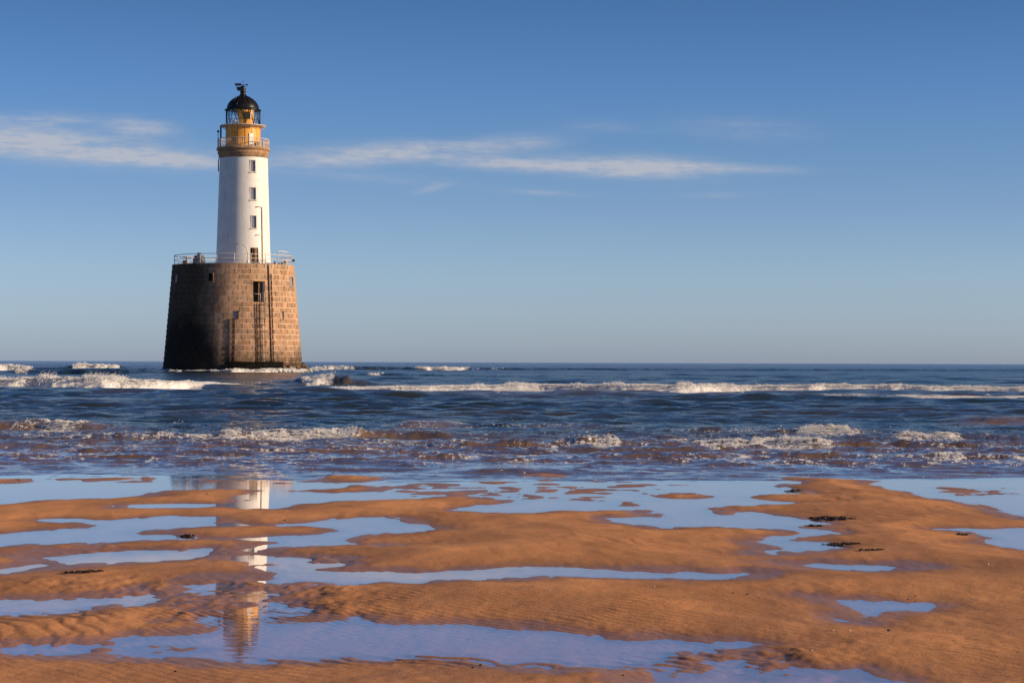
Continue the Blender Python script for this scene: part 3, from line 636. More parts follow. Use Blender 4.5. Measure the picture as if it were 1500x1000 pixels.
# weed and tar-black growth above the tide line, climbing on the weather side (irregular upper edge)
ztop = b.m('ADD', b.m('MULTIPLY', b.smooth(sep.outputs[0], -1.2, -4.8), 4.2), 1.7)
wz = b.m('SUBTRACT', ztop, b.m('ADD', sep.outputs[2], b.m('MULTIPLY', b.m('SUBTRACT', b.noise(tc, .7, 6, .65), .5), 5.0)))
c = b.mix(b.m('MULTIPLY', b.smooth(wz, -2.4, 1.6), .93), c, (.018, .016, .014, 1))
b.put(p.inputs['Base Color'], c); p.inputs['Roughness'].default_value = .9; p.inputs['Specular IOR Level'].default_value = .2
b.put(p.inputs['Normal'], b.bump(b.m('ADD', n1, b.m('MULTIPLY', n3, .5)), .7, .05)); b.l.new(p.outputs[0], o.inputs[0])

m_white = simple('white_tower_paint', (.78, .77, .76), .55, var=.06, nscale=.8, bump=.015, dirt=((.52, .38, .27), .42))
m_trim = simple('cream_stone', (.40, .24, .13), .85, var=.3, nscale=1.5, bump=.02, dirt=((.12, .08, .06), .6))
m_yellow = simple('ochre_paint', (.80, .38, .06), .5, var=.10, nscale=1.5, dirt=((.42, .16, .05), .5))
m_cream = simple('cream_metal', (.72, .60, .50), .5, var=.08, nscale=3, dirt=((.40, .2, .1), .4))
m_black = simple('black_painted_metal', (.013, .012, .012), .33, var=.4, nscale=3)
m_dark = simple('dark_metal', (.03, .028, .028), .55, var=.3, nscale=3)
m_rail = simple('galvanised_rail', (.70, .62, .56), .5, var=.15, nscale=4)
m_rust = simple('rusty_iron', (.085, .045, .030), .8, var=.4, nscale=5)
m_door = simple('brown_door', (.16, .08, .045), .6, var=.2, nscale=3)
m_hole = simple('unlit_interior', (.02, .018, .018), .9, var=.2)
m_reveal = simple('painted_reveal', (.60, .52, .45), .7, var=.1)
m_blocked = simple('blocked_stone', (.42, .29, .20), .9, var=.1)
m_whitepaint = simple('white_gloss', (.80, .80, .78), .4, var=.05)
m_grey = simple('grey_metal', (.24, .27, .32), .5, var=.12, nscale=2)
m_tank = simple('dull_grey_tank', (.10, .12, .16), .6, var=.12)
m_deck = simple('concrete_deck', (.35, .30, .26), .9, var=.2, nscale=1)
m_weed = simple('wet_weed_rock', (.007, .007, .006), .9, var=.5, nscale=2.0, bump=.05, spec=.1)
m_rock = simple('weed_covered_rock', (.13, .085, .045), .75, var=.6, nscale=2.5, bump=.08)
m_orange = simple('faded_timber', (.62, .36, .16), .7, var=.2)
def glass_mat(name, tcol, f=.35):
    m, b, o = new_mat(name); g = b.node('ShaderNodeBsdfGlossy'); g.inputs['Roughness'].default_value = .05
    t = b.node('ShaderNodeBsdfTransparent'); t.inputs[0].default_value = (*tcol, 1); ms = b.node('ShaderNodeMixShader'); ms.inputs[0].default_value = f
    b.l.new(t.outputs[0], ms.inputs[1]); b.l.new(g.outputs[0], ms.inputs[2]); b.l.new(ms.outputs[0], o.inputs[0]); return m
m_glass = glass_mat('lantern_glass', (.85, .88, .92), .18)
m_pane = simple('window_pane', (.20, .21, .25), .15, var=.2, spec=.8)

# ------------------------------------------------------------------ lighthouse
LH = bpy.data.objects.new('lighthouse', None); COL.objects.link(LH)
LH.location = (TX, TY, 0); LH.rotation_euler = (0, 0, math.atan2(-TX, TY))
LH['label'] = 'white lighthouse with ochre lantern room and black dome, standing on granite base in sea'; LH['category'] = 'lighthouse'
S_ = F / 250.0; CXT = 1.16
def rb(z): return 8.27 - (8.27 - 7.20) * z / 12.7 + .10 * max(0, (2 - z) / 2) ** 2         # battered base
def rs(z): return 3.24 - (z - 12.7) * (3.24 - 2.84) / 12.9 + .10 * max(0, 1 - (z - 12.7) / 2) ** 2   # shaft
def px2a(px, Rr, cx=0.0):
    a = math.asin(max(-1, min(1, ((px - 341.5) / S_ - cx) / Rr)))
    for _ in range(4): a = math.asin(max(-1, min(1, ((px - 341.5) / S_ * (250 - Rr * math.cos(a)) / 250 - cx) / Rr)))
    return a
def py2z(py, Rr=0.0, a=0.0): return CAMH + (529.1 - py) / S_ * (250 - Rr * math.cos(a)) / 250
def cyl(a, r, z, cx=0.0): return (cx + r * math.sin(a), -r * math.cos(a), z)
def rect_on(x0, x1, y0, y1, rf, cx=0.0):
    zc = py2z((y0 + y1) / 2, 5); r_ = rf(zc); a0 = px2a(x0, r_, cx); a1 = px2a(x1, r_, cx); am = (a0 + a1) / 2
    return (a0, a1, py2z(y1, r_, am), py2z(y0, r_, am))
def shell(mb, rf, z0, z1, nz, nseg, holes, cx=0.0, col=None, cover=None):
    A = sorted(set([round(-math.pi + 2 * math.pi * k / nseg, 5) for k in range(nseg + 1)] + [round(h[i], 5) for h in holes for i in (0, 1)]))
    Zs = sorted(set([round(z0 + (z1 - z0) * k / nz, 4) for k in range(nz + 1)] + [round(h[i], 4) for h in holes for i in (2, 3)]))
    for za, zb in zip(Zs, Zs[1:]):
        for a, b_ in zip(A, A[1:]):
            am, zm = (a + b_) / 2, (za + zb) / 2
            if any(h[0] < am < h[1] and h[2] < zm < h[3] for h in holes): continue
            mb.quad(cyl(a, rf(za), za, cx), cyl(b_, rf(za), za, cx), cyl(b_, rf(zb), zb, cx), cyl(a, rf(zb), zb, cx), col=col, sm=True)
def recess(mb, h, rf, depth, cx=0.0, out=0.0):
    a0, a1, z0, z1 = h; am = (a0 + a1) / 2; dv = Vector((math.sin(am), -math.cos(am), 0))
    P = [Vector(cyl(a, rf(z) + out, z, cx)) for a, z in ((a0, z0), (a1, z0), (a1, z1), (a0, z1))]
    Q = [q - dv * depth for q in P]
    for i in range(4): j = (i + 1) % 4; mb.quad(P[j], P[i], Q[i], Q[j])
    return P, Q, dv
def pane(mb, Q, t=.03, dv=Vector((0, -1, 0)), inset=0.0):
    c_ = sum(Q, Vector()) / 4; P = [q + (c_ - q) * inset for q in Q]; B = [q - dv * t for q in P]
    mb.quad(*P); mb.quad(*reversed(B))
    for i in range(4): j = (i + 1) % 4; mb.quad(P[j], P[i], B[i], B[j])

# openings of the base
H_DOOR = rect_on(370.3, 388, 410, 442, rb); H_W1 = rect_on(341, 349, 455, 465.5, rb); H_W2 = rect_on(409.6, 415, 455.5, 466.8, rb)
H_W3 = rect_on(304, 312.2, 400.5, 412, rb); H_W4 = rect_on(256.8, 260.2, 402.5, 413.5, rb); H_W5 = rect_on(424.3, 428, 405, 419, rb)
BH = [H_DOOR, H_W1, H_W2, H_W3, H_W4, H_W5]
sb = MB(); NC = 20; zt = 12.72; hz_ = zt / NC
MORT = (.80, .60, .46)
shell(sb, lambda z: rb(z) - .045, -1.5, zt - .02, 24, 120, BH, col=MORT)
def split(rect, holes):
    rs_ = [rect]
    for h in holes:
        nr = []
        for (a0, a1, z0, z1) in rs_:
            if a1 <= h[0] or a0 >= h[1] or z1 <= h[2] or z0 >= h[3]: nr.append((a0, a1, z0, z1)); continue
            if z0 < h[2]: nr.append((a0, a1, z0, h[2]))
            if z1 > h[3]: nr.append((a0, a1, h[3], z1))
            zz0, zz1 = max(z0, h[2]), min(z1, h[3])
            if a0 < h[0]: nr.append((a0, h[0], zz0, zz1))
            if a1 > h[1]: nr.append((h[1], a1, zz0, zz1))
        rs_ = nr
    return [r for r in rs_ if r[1] - r[0] > .004 and r[3] - r[2] > .03]
rb_rng = random.Random(5)
for k in range(-1, NC):
    z0 = k * hz_; z1 = z0 + hz_; rr = rb(max(z0, -.5) + hz_ / 2); nblk = 44; off = (k % 2) * .5 + rb_rng.uniform(-.08, .08)
    cuts = [(-math.pi + 2 * math.pi * (j + off + rb_rng.uniform(-.14, .14)) / nblk) for j in range(nblk)]; cuts.append(cuts[0] + 2 * math.pi)
    for a, b2 in zip(cuts, cuts[1:]):
        g_ = .038 / rr
        tn = rb_rng.uniform(.74, 1.12); hu = rb_rng.uniform(-.03, .03)
        colr = ((.50 + hu) * tn, .325 * tn, (.215 - hu * .4) * tn)
        pr = rb_rng.uniform(-.012, .014)
        for (a0, a1, za, zb) in split((a + g_, b2 - g_, z0 + .036, z1 - .036), BH):
            nseg = max(1, int((a1 - a0) / .05)); ro = rr + .012 + pr; ri = rr - .10
            for q in range(nseg):
                c0 = a0 + (a1 - a0) * q / nseg; c1 = a0 + (a1 - a0) * (q + 1) / nseg
                sb.quad(cyl(c0, ro, za), cyl(c1, ro, za), cyl(c1, ro, zb), cyl(c0, ro, zb), col=colr)
                sb.quad(cyl(c0, ro, zb), cyl(c1, ro, zb), cyl(c1, ri, zb), cyl(c0, ri, zb), col=colr)
                sb.quad(cyl(c0, ri, za), cyl(c1, ri, za), cyl(c1, ro, za), cyl(c0, ro, za), col=colr)
            sb.quad(cyl(a0, ri, za), cyl(a0, ro, za), cyl(a0, ro, zb), cyl(a0, ri, zb), col=colr)
            sb.quad(cyl(a1, ro, za), cyl(a1, ri, za), cyl(a1, ri, zb), cyl(a1, ro, zb), col=colr)
for h, dp in ((H_DOOR, 1.3), (H_W1, .4), (H_W2, .35), (H_W3, .5), (H_W4, .4), (H_W5, .35)): recess(sb, h, rb, dp)
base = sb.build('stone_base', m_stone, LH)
dk = MB(); dk.lathe([(.01, 12.735), (7.1, 12.735), (7.24, 12.72), (7.24, 12.60), (7.05, 12.60)], 96, smooth=False); dk.build('platform_deck', m_deck, LH)

def fill(name, h, rf, dp, mat, cx=0.0, parent=None):
    tmp = MB(); P, Q, dv = recess(tmp, h, rf, dp, cx); m_ = MB(); pane(m_, [q + dv * .02 for q in Q], .04, dv); return m_.build(name, mat, parent or LH), P, Q, dv
# sea door: dark void, leaf folded to the right, guard rail
d0, P, Q, dv = fill('doorway', H_DOOR, rb, 1.28, m_hole); d0['label'] = 'open dark entrance doorway half way up the granite base'
lf = MB(); hgt_ = H_DOOR[3] - H_DOOR[2]
side = (P[1] - P[0]).normalized()
lf.box(P[1] * .5 + P[2] * .5 - side * .38 - dv * .62, (.72, .07, hgt_ - .12), Matrix.Rotation(math.atan2(side.y, side.x) + .5, 3, 'Z'), .01); lf.build('door_leaf', m_door, d0)
gr = MB(); zr = H_DOOR[2] + .95
gr.tube([P[0] + Vector((0, 0, .95)) + dv * .05, P[0] * .45 + P[1] * .55 + Vector((0, 0, .95)) + dv * .05], .025, 6)
gr.tube([P[0] * .45 + P[1] * .55 + dv * .05, P[0] * .45 + P[1] * .55 + Vector((0, 0, .98)) + dv * .05], .03, 6)
gr.tube([P[1] - side * .2 + dv * .06, P[1] - side * .2 + Vector((0, 0, 1.2)) + dv * .06], .03, 6); gr.build('guard_rail', m_rail, d0)
li = MB(); li.box(P[2] * .5 + P[3] * .5 + Vector((0, 0, -.05)) - dv * .05, (1.44, .22, .10), Matrix.Rotation(math.atan2(side.y, side.x), 3, 'Z')); li.build('lintel', m_orange, d0)
for h, dp, mt, lab in ((H_W1, .3, m_grey, 'small window with a bracketed box low on the base'), (H_W2, .12, m_blocked, 'blocked pale window low on the right of the base'),
                       (H_W3, .4, m_hole, None), (H_W4, .06, m_grey, None), (H_W5, .06, m_grey, None)):
    w_, P, Q, dv = fill('window', h, rb, dp, mt)
    if lab: w_['label'] = lab
    fm = MB(); sd2 = (P[1] - P[0]).normalized(); wd = (P[1] - P[0]).length; hh_ = h[3] - h[2]; rz = Matrix.Rotation(math.atan2(sd2.y, sd2.x), 3, 'Z')
    fm.box((P[0] + P[1]) / 2 + dv * .05 - Vector((0, 0, .05)), (wd + .16, .16, .08), rz)
    fm.box((P[1] + P[2]) / 2 + dv * .02, (.07, .10, hh_ + .1), rz); fm.build('window_frame', m_rust if h is H_W1 else m_trim, w_)

# ladder below the door
def base_pt(px, py, out=.2):
    r_ = rb(max(0, py2z(py, 8))); a = px2a(px, r_); return Vector(cyl(a, r_ + out, py2z(py, r_, a)))
def ladder_side(xt, xb, out): return [base_pt(xt + (xb - xt) * t, 443 + (532 - 443) * t, out) for t in np.linspace(0, 1, 8)]
ld = MB(); L1 = ladder_side(378.6, 380.5, .25); L2 = ladder_side(382.4, 385.2, .25)
def lerp_line(L, t): i = min(int(t * (len(L) - 1)), len(L) - 2); f = t * (len(L) - 1) - i; return L[i].lerp(L[i + 1], f)
sm = MB(); sm.tube(L2, .05, 6)
lad = sm.build('ladder', m_rail, LH); lad['label'] = 'iron ladder climbing from the landing to the entrance doorway'
sm = MB(); sm.tube(L1, .045, 6); sm.build('ladder_stile', m_rust, lad)
for k in range(30): t = (k + .5) / 30; MB().tube([lerp_line(L1, t), lerp_line(L2, t)], .028, 5).build('ladder_rung', m_rust, lad)
hp = MB(); G1 = ladder_side(374.3, 377.3, .16); G2 = ladder_side(376.2, 379.0, .5)
hp.tube(G1, .055, 6); hp.tube([p_ + Vector((0, 0, 0)) for p_ in ladder_side(386.3, 387.4, .14)], .03, 6)
for k in range(9): t = (k + .3) / 9; hp.tube([lerp_line(G1, t), lerp_line(L2, t) + Vector((.35, 0, 0))], .035, 5)
for k in range(24): t = (k + .5) / 24; hp.tube([lerp_line(G1, t), lerp_line(L1, t)], .016, 4)
hp.build('ladder_bracket', m_rust, lad)
# drain pipes
for (xt, xb, yt, yb, r_, lab) in ((391.8, 397.5, 387, 533, .075, 'dark drainpipe down the base right of the ladder'), (396.2, 400.5, 400, 533, .045, 'thin rusty pipe down the base beside the drainpipe'), (343.6, 343.2, 466, 530, .05, 'thin pipe below the small window of the base')):
    m_ = MB(); L = [base_pt(xt + (xb - xt) * t, yt + (yb - yt) * t, .07) for t in np.linspace(0, 1, 10)]; m_.tube(L, r_, 6)
    for k in range(1, 9, 2): m_.tube([L[k] - Vector((0, 0, .05)), L[k] + Vector((0, 0, .05))], r_ * 1.6, 6)
    pp = m_.build('drainpipe', m_rust, LH); pp['label'] = lab
# vertical stone rib left of the ladder
m_ = MB(); zz = np.linspace(-.5, py2z(466, 8), 10)
for za, zb in zip(zz, zz[1:]):
    a = px2a(337.0, rb(za)); n_ = Vector((math.sin(a), -math.cos(a), 0)); rz = Matrix.Rotation(a, 3, 'Z')
    m_.box(Vector(cyl(a, (rb(za) + rb(zb)) / 2 - .06, (za + zb) / 2)), (.24, .5, zb - za - .02), rz, .03)
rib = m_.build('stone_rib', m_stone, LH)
a_ = rib.data.attributes.new('tint', 'FLOAT_COLOR', 'FACE'); a_.data.foreach_set('color', np.tile(np.array([.27, .17, .12, 1], np.float32), len(rib.data.polygons)))
# landing step and weedy plinth at the foot
m_ = MB(); r_ = rb(.5)
aL, aR = px2a(337, r_), px2a(405, r_)
for q in range(10):
    a0 = aL + (aR - aL) * q / 10; a1 = aL + (aR - aL) * (q + 1) / 10
    for (ri, ro, za, zb) in ((r_ - .4, r_ + 1.25, -1.5, py2z(529.3, 9)),):
        P = [cyl(a0, ri, za), cyl(a1, ri, za), cyl(a1, ro, za), cyl(a0, ro, za), cyl(a0, ri, zb), cyl(a1, ri, zb), cyl(a1, ro, zb), cyl(a0, ro, zb)]
        m_.quad(P[4], P[7], P[6], P[5]); m_.quad(P[3], P[2], P[6], P[7])
        if q == 0: m_.quad(P[0], P[3], P[7], P[4])
        if q == 9: m_.quad(P[2], P[1], P[5], P[6])
m_.build('landing_step', m_weed, LH)['label'] = 'black weed covered landing step at the waterline'
m_ = MB()
for k in range(60):
    a = random.uniform(px2a(404, r_), 2.0); s_ = random.uniform(.22, .6); c_ = cyl(a, r_ + random.uniform(-.05, .5), random.uniform(-.2, .75))
    i0 = len(m_.v); m_.sphere(c_, s_, 8, 6, (1, .8, .7))
    for j in range(i0, len(m_.v)): x, y, z = m_.v[j]; m_.v[j] = (x + random.uniform(-.12, .12) * s_, y + random.uniform(-.12, .12) * s_, z + random.uniform(-.15, .15) * s_)
m_.build('foot_rocks', m_rock, LH)['label'] = 'brown weedy boulders packed round the right of the foot'

# platform railing
RR = 6.98
posts = [(253.8, 1), (261.5, 1), (274.5, 1), (293.5, 1), (317.2, 1), (342.5, 1), (367, 1), (388, 1), (406.5, 1), (420.3, 1), (428.0, 1)]
rail = bpy.data.objects.new('platform_railing', None); COL.objects.link(rail); rail.parent = LH
angs = [px2a(x, RR) for x, _ in posts]; a_back = [math.pi / 2 + .28 * k for k in range(1, 11)]
allang = sorted(angs + [a for a in a_back if a < 3 * math.pi / 2 - .15])
ps = MB()
for a in allang:
    pm = MB(); pm.tube([cyl(a, RR, 12.72), cyl(a, RR, 13.82)], .045, 6); pm.sphere(cyl(a, RR, 13.3), .06, 6, 4); pm.build('railing_post', m_rail, rail)
for nm, z, r_ in (('top_rail', 13.82, .045), ('middle_rail', 13.3, .035), ('toe_rail', 12.86, .02)):
    m_ = MB(); m_.tube([cyl(2 * math.pi * k / 72, RR, z) for k in range(73)], r_, 6, cap=False); m_.build(nm, m_rail, rail)
m_ = MB(); aa = [px2a(x, RR) for x in (405, 407.5, 414, 421, 422)]
m_.tube([cyl(aa[0], RR, 13.8), cyl(aa[1], RR, 14.28), cyl(aa[2], RR, 14.27), cyl(aa[3], RR, 14.2), cyl(aa[4], RR, 13.8)], .05, 6); m_.tube([cyl(aa[2], RR, 13.8), cyl(aa[2], RR, 14.27)], .04, 6)
m_.build('raised_rail', m_rail, rail)
# gear standing on the platform: fixed fittings of the tower
m_ = MB(); cx_, cy_ = (292 - 341.5) / S_, -2.0
m_.lathe([(.01, 12.73), (.72, 12.73), (.72, 13.55), (.52, 13.78), (.22, 13.82), (.22, 14.12), (.01, 14.14)], 20, cx_, cy_); m_.lathe([(.75, 13.02), (.75, 13.08)], 20, cx_, cy_); m_.build('storage_tank', m_tank, LH)['label'] = 'round grey tank with a stubby neck on the platform'
m_ = MB(); x_ = (275.5 - 341.5) / S_; y_ = -3.6
m_.lathe([(.01, 12.73), (.25, 12.73), (.2, 12.95), (.08, 13.1), (.06, 13.5), (.01, 13.52)], 10, x_, y_); m_.tube([(x_ - .5, y_, 13.52), (x_ + .85, y_, 13.42)], .06, 6); m_.build('winch_arm', m_orange, LH)
m_ = MB(); m_.box(((271.5 - 341.5) / S_, -3.5, 12.93), (.42, .4, .40), None, .03); m_.build('winch_motor', m_dark, LH)
m_ = MB()
m_.box(((416.2 - 341.5) / S_, -3.2, 12.98), (.5, .5, .5), None, .03); m_.build('white_locker', m_whitepaint, LH)
for (x, y, s_) in ((373.8, 386, .14), (383.2, 386, .15), (401.5, 384.5, .15), (407.5, 385.5, .14), (411.8, 385.3, .15), (416.5, 382.7, .11)):  # small dark rounded fittings along the platform edge
    m_ = MB(); a = px2a(x, 7.0); c_ = cyl(a, 7.0 if x > 380 else 6.7, py2z(y, 7.0, a)); m_.sphere(c_, s_, 8, 6, (1, 1, 1.15)); m_.lathe([(s_ * .5, c_[2] - .3), (s_ * .45, c_[2])], 8, c_[0], c_[1]); m_.build('edge_knob', m_rust, LH)
m_ = MB(); a = px2a(429.2, 7.2); m_.sphere(cyl(a, 7.18, py2z(380.5, 7, a)), .17, 8, 6); m_.tube([cyl(a, 7.0, py2z(380.5, 7, a)), cyl(a, 7.3, py2z(380.5, 7, a))], .05, 6); m_.build('navigation_lamp', m_dark, LH)
m_ = MB(); a = px2a(423.5, 7.0); m_.box(cyl(a, 6.95, py2z(373.5, 7, a)), (.2, .2, .22), None, .03); m_.tube([cyl(a, 6.95, 13.8), cyl(a, 6.95, py2z(373.5, 7, a))], .03, 5); m_.build('floodlight', m_rail, LH)

# shaft
SH = [rect_on(365.6, 372.9, 234.2, 250.8, rs, CXT), rect_on(366.2, 373.8, 274.2, 291.8, rs, CXT), rect_on(367.1, 374.7, 315.6, 333.6, rs, CXT)]
zd = rect_on(366.1, 377.8, 362.2, 387, rs, CXT); H_D2 = (zd[0], zd[1], 12.76, zd[3])
m_ = MB(); shell(m_, rs, 12.72, 25.62, 40, 96, SH + [H_D2], CXT)
for h in SH: recess(m_, h, rs, .28, CXT)
recess(m_, H_D2, rs, .9, CXT)
shaft = m_.build('tower_shaft', m_white, LH)
m_ = MB(); hz = H_D2[0] + .0
m_.lathe([(3.36, 12.74), (3.45, 12.78), (3.45, 13.0), (3.38, 13.04)], 60, CXT, 0, H_D2[1] + .03, 2 * math.pi + H_D2[0] - .03); m_.build('shaft_plinth', m_white, LH)
for i, h in enumerate(SH):
    w_, P, Q, dv = fill('window', h, rs, .24, m_pane, CXT); w_['label'] = ['topmost window of the white tower', 'middle window of the white tower', 'lowest window of the white tower'][i]
    s2 = (P[1] - P[0]).normalized(); wd = (P[1] - P[0]).length; hh_ = h[3] - h[2]; rz = Matrix.Rotation(math.atan2(s2.y, s2.x), 3, 'Z'); cen = (Q[0] + Q[1] + Q[2] + Q[3]) / 4 + dv * .05
    fm = MB(); fm.box(cen + Vector((0, 0, -hh_ * .05)), (wd, .04, .035), rz)
    for sg in (-1, 1): fm.box(cen + s2 * sg * (wd / 2 - .03), (.06, .06, hh_), rz); fm.box(cen + Vector((0, 0, sg * (hh_ / 2 - .03))), (wd - .12, .06, .06), rz)
    fm.build('window_frame', m_grey, w_)
    sl = MB(); sl.box((P[0] + P[1]) / 2 + dv * .04 - Vector((0, 0, .06)), (wd + .22, .18, .09), rz, .01)
    sl.box((P[2] + P[3]) / 2 + dv * .01 + Vector((0, 0, .05)), (wd + .16, .07, .07), rz, .01); sl.box((P[0] + P[3]) / 2 - s2 * .04 + dv * .005, (.07, .05, hh_), rz); sl.build('window_sill', m_cream, w_)
d2, P, Q, dv = fill('door', H_D2, rs, .88, m_hole, CXT); d2['label'] = 'dark doorway at the foot of the white tower'
s2 = (P[1] - P[0]).normalized(); hh_ = H_D2[3] - H_D2[2]
m_ = MB(); m_.box((P[1] + P[2]) / 2 - s2 * .26 - dv * .14, (.44, .06, hh_ - .1), Matrix.Rotation(math.atan2(s2.y, s2.x) + .15, 3, 'Z'), .01); m_.build('door_leaf', m_door, d2)
m_ = MB(); m_.box((P[0] + P[3]) / 2 + s2 * .47 - dv * .35, (.07, .07, hh_ - .1), Matrix.Rotation(math.atan2(s2.y, s2.x), 3, 'Z')); m_.build('door_jamb', m_orange, d2)
def sh_pt(px, py, out=.08):
    z = py2z(py, 3); r_ = rs(max(12.7, z)); a = px2a(px, r_, CXT); return Vector(cyl(a, r_ + out, py2z(py, r_, a), CXT))
m_ = MB(); m_.tube([sh_pt(374.5, 302.2), sh_pt(379, 302.2), sh_pt(381.3, 302.6), sh_pt(382, 304)] + [sh_pt(382 + 1.6 * t, 304 + 83 * t) for t in np.linspace(.1, 1, 10)], .06, 6)
m_.tube([sh_pt(375, 343.5), sh_pt(382.8, 343.5)], .045, 6)
for y in (302.2, 343.5): m_.box(sh_pt(374.8, y, .12), (.13, .13, .13), None, .02)
for t in (320, 360, 376): m_.box(sh_pt(382.4 + (t - 320) * .019, t, .06), (.17, .1, .06))
pp = m_.build('conduit', m_cream, LH); pp['label'] = 'thin conduit pipe with side arms on the white tower'
# davit
m_ = MB(); pts_ = [(362.6, 384), (362.6, 376), (362, 368), (360, 362), (356.5, 358), (351, 356.4), (345, 356)]
m_.tube([Vector(((x - 341.5) / S_ * .98, -4.2, py2z(y, 4.2))) for x, y in pts_], [.08, .07, .06, .05, .05, .045, .04], 8); m_.build('davit', m_cream, LH)
m_ = MB(); m_.lathe([(.01, 12.73), (.22, 12.73), (.2, 13.0), (.1, 13.2)], 10, (362.6 - 341.5) / S_ * .98, -4.2); m_.build('davit_base', m_whitepaint, LH)
m_ = MB(); m_.tube([Vector((CXT - 2.95, -.4, 25.4)), Vector((CXT - 3.0, -.4, 24.9)), Vector((CXT - 2.98, -.4, 23.9))], .07, 6); m_.box((CXT - 3.0, -.4, 24.6), (.12, .2, .5)); m_.build('downpipe', m_dark, LH)

# cornice
m_ = MB(); CG = (355 - 341.5) / S_
m_.lathe([(2.82, 25.5), (2.90, 25.52), (2.93, 25.85), (2.98, 25.93), (3.02, 26.0), (3.06, 26.22), (2.98, 26.26), (2.98, 26.34), (3.12, 26.40), (3.18, 26.46), (3.18, 26.66), (3.12, 26.72), (2.0, 26.73)], 96, CG)
m_.build('cornice', m_trim, LH)
zg = 26.72
gal = bpy.data.objects.new('gallery_railing', None); COL.objects.link(gal); gal.parent = LH
bars = MB()
for k in range(72):
    a = 2 * math.pi * k / 72; bars.tube([cyl(a, 3.03, zg, CG), cyl(a, 3.03, zg + 1.02, CG)], .022 if k % 6 else .04, 5)
bars.build('baluster_row', m_cream, gal)
for nm, z, r_ in (('top_rail', zg + 1.04, .04), ('middle_rail', zg + .62, .02), ('bottom_rail', zg + .08, .025)):
    m_ = MB(); m_.tube([cyl(2 * math.pi * k / 64, 3.03, z, CG) for k in range(65)], r_, 6, cap=False); m_.build(nm, m_cream, gal)
# murette
CL = (354.6 - 341.5) / S_
zmt = 29.3
m_ = MB(); m_.lathe([(2.08, zg - .02), (2.08, zg + .12), (2.05, zg + .14), (2.05, zmt)], 64, CL)
for k in range(16):
    a = 2 * math.pi * (k + .3) / 16; m_.box(cyl(a, 2.065, (zg + zmt) / 2 + .05, CL), (.05, .03, zmt - zg - .25), Matrix.Rotation(a, 3, 'Z'))
mur = m_.build('murette_wall', m_yellow, LH)
for x in (326, 332, 339, 347.5, 357, 374.5):
    a = px2a(x, 2.06, CL) if 329 < x < 380 else -1.35; MB().sphere(cyl(a, 2.12, zg + 1.12, CL), .075, 8, 6).build('vent_cowl', m_dark, mur)
a = px2a(366.4, 2.06, CL); m_ = MB(); m_.box(cyl(a, 2.08, zg + .82, CL), (.60, .08, 1.62), Matrix.Rotation(a, 3, 'Z'), .02); dr = m_.build('lantern_door', m_whitepaint, LH); dr['label'] = 'white door in the ochre wall of the lantern room'
m_ = MB(); a2 = a + .07; m_.sphere(cyl(a2, 2.16, zg + .85, CL), .04, 6, 4); m_.build('door_handle', m_dark, dr)
m_ = MB(); m_.box((CG + (381 - 355) / S_, -1.7, zg + .36), (.62, .45, .68), None, .03); m_.build('gallery_locker', m_whitepaint, LH)
m_ = MB(); m_.box((CG + (375.5 - 355) / S_, -2.15, zg + .3), (.32, .3, .5), None, .03); m_.build('gallery_lamp_box', m_orange, LH)
m_ = MB(); m_.lathe([(2.05, zmt - .12), (2.35, zmt - .02), (2.66, zmt + .02), (2.72, zmt + .04), (2.72, zmt + .10), (2.66, zmt + .12), (2.0, zmt + .14)], 72, CL)
for k in range(16):
    a = 2 * math.pi * k / 16; m_.tube([cyl(a, 2.06, zmt - .35, CL), cyl(a, 2.3, zmt - .2, CL), cyl(a, 2.6, zmt, CL)], .035, 5)
for k in range(24):
    a = 2 * math.pi * (k + .5) / 24; m_.box(cyl(a, 2.68, zmt + .15, CL), (.08, .05, .06), Matrix.Rotation(a, 3, 'Z'))
m_.build('lantern_walkway', m_cream, LH)
# lantern glazing with slanted astragals; landward panels blanked in ochre
z0_, z1_ = zmt + .14, 31.25; RL = 2.0
lant = bpy.data.objects.new('lantern', None); COL.objects.link(lant); lant.parent = LH
ast = MB(); NP = 12
for k in range(NP):
    a = 2 * math.pi * (k + .25) / NP; da = math.pi / NP
    ast.tube([cyl(a, RL, z0_, CL), cyl(a + da * .9, RL, z1_, CL)], .035, 5); ast.tube([cyl(a + da * .1, RL, z0_, CL), cyl(a - da * .9, RL, z1_, CL)], .035, 5)
    ast.tube([cyl(a, RL + .05, z0_, CL), cyl(a, RL + .05, z1_, CL)], .028, 5)
for z in (z0_ + .03, z1_ - .03, z0_ + .62): ast.tube([cyl(2 * math.pi * k / 48, RL, z, CL) for k in range(49)], .03 if z != z0_ + .62 else .018, 5, cap=False)
ast.build('astragals', m_dark, lant)
aA0, aA1 = px2a(343.5, RL, CL), px2a(370.5, RL, CL)       # blanked sector (top)
m_ = MB(); nn = 14
for q in range(nn):
    f0, f1 = q / nn, (q + 1) / nn
    tl0, tr0 = aA0, aA1; bl0, br0 = px2a(350.2, RL, CL), px2a(371.5, RL, CL)
    m_.quad(cyl(bl0 + (br0 - bl0) * f0, RL - .04, z0_, CL), cyl(bl0 + (br0 - bl0) * f1, RL - .04, z0_, CL), cyl(tl0 + (tr0 - tl0) * f1, RL - .04, z1_, CL), cyl(tl0 + (tr0 - tl0) * f0, RL - .04, z1_, CL), sm=True)
m_.build('blanking_panel', m_yellow, lant)
a = px2a(360.5, RL, CL); m_ = MB(); zc = py2z(167.5, 2); m_.box(cyl(a, RL + .02, zc, CL), (.66, .10, .80), Matrix.Rotation(a, 3, 'Z'), .01); hw = m_.build('hatch', m_hole, lant); hw['label'] = 'dark square hatch in the ochre lantern panel'
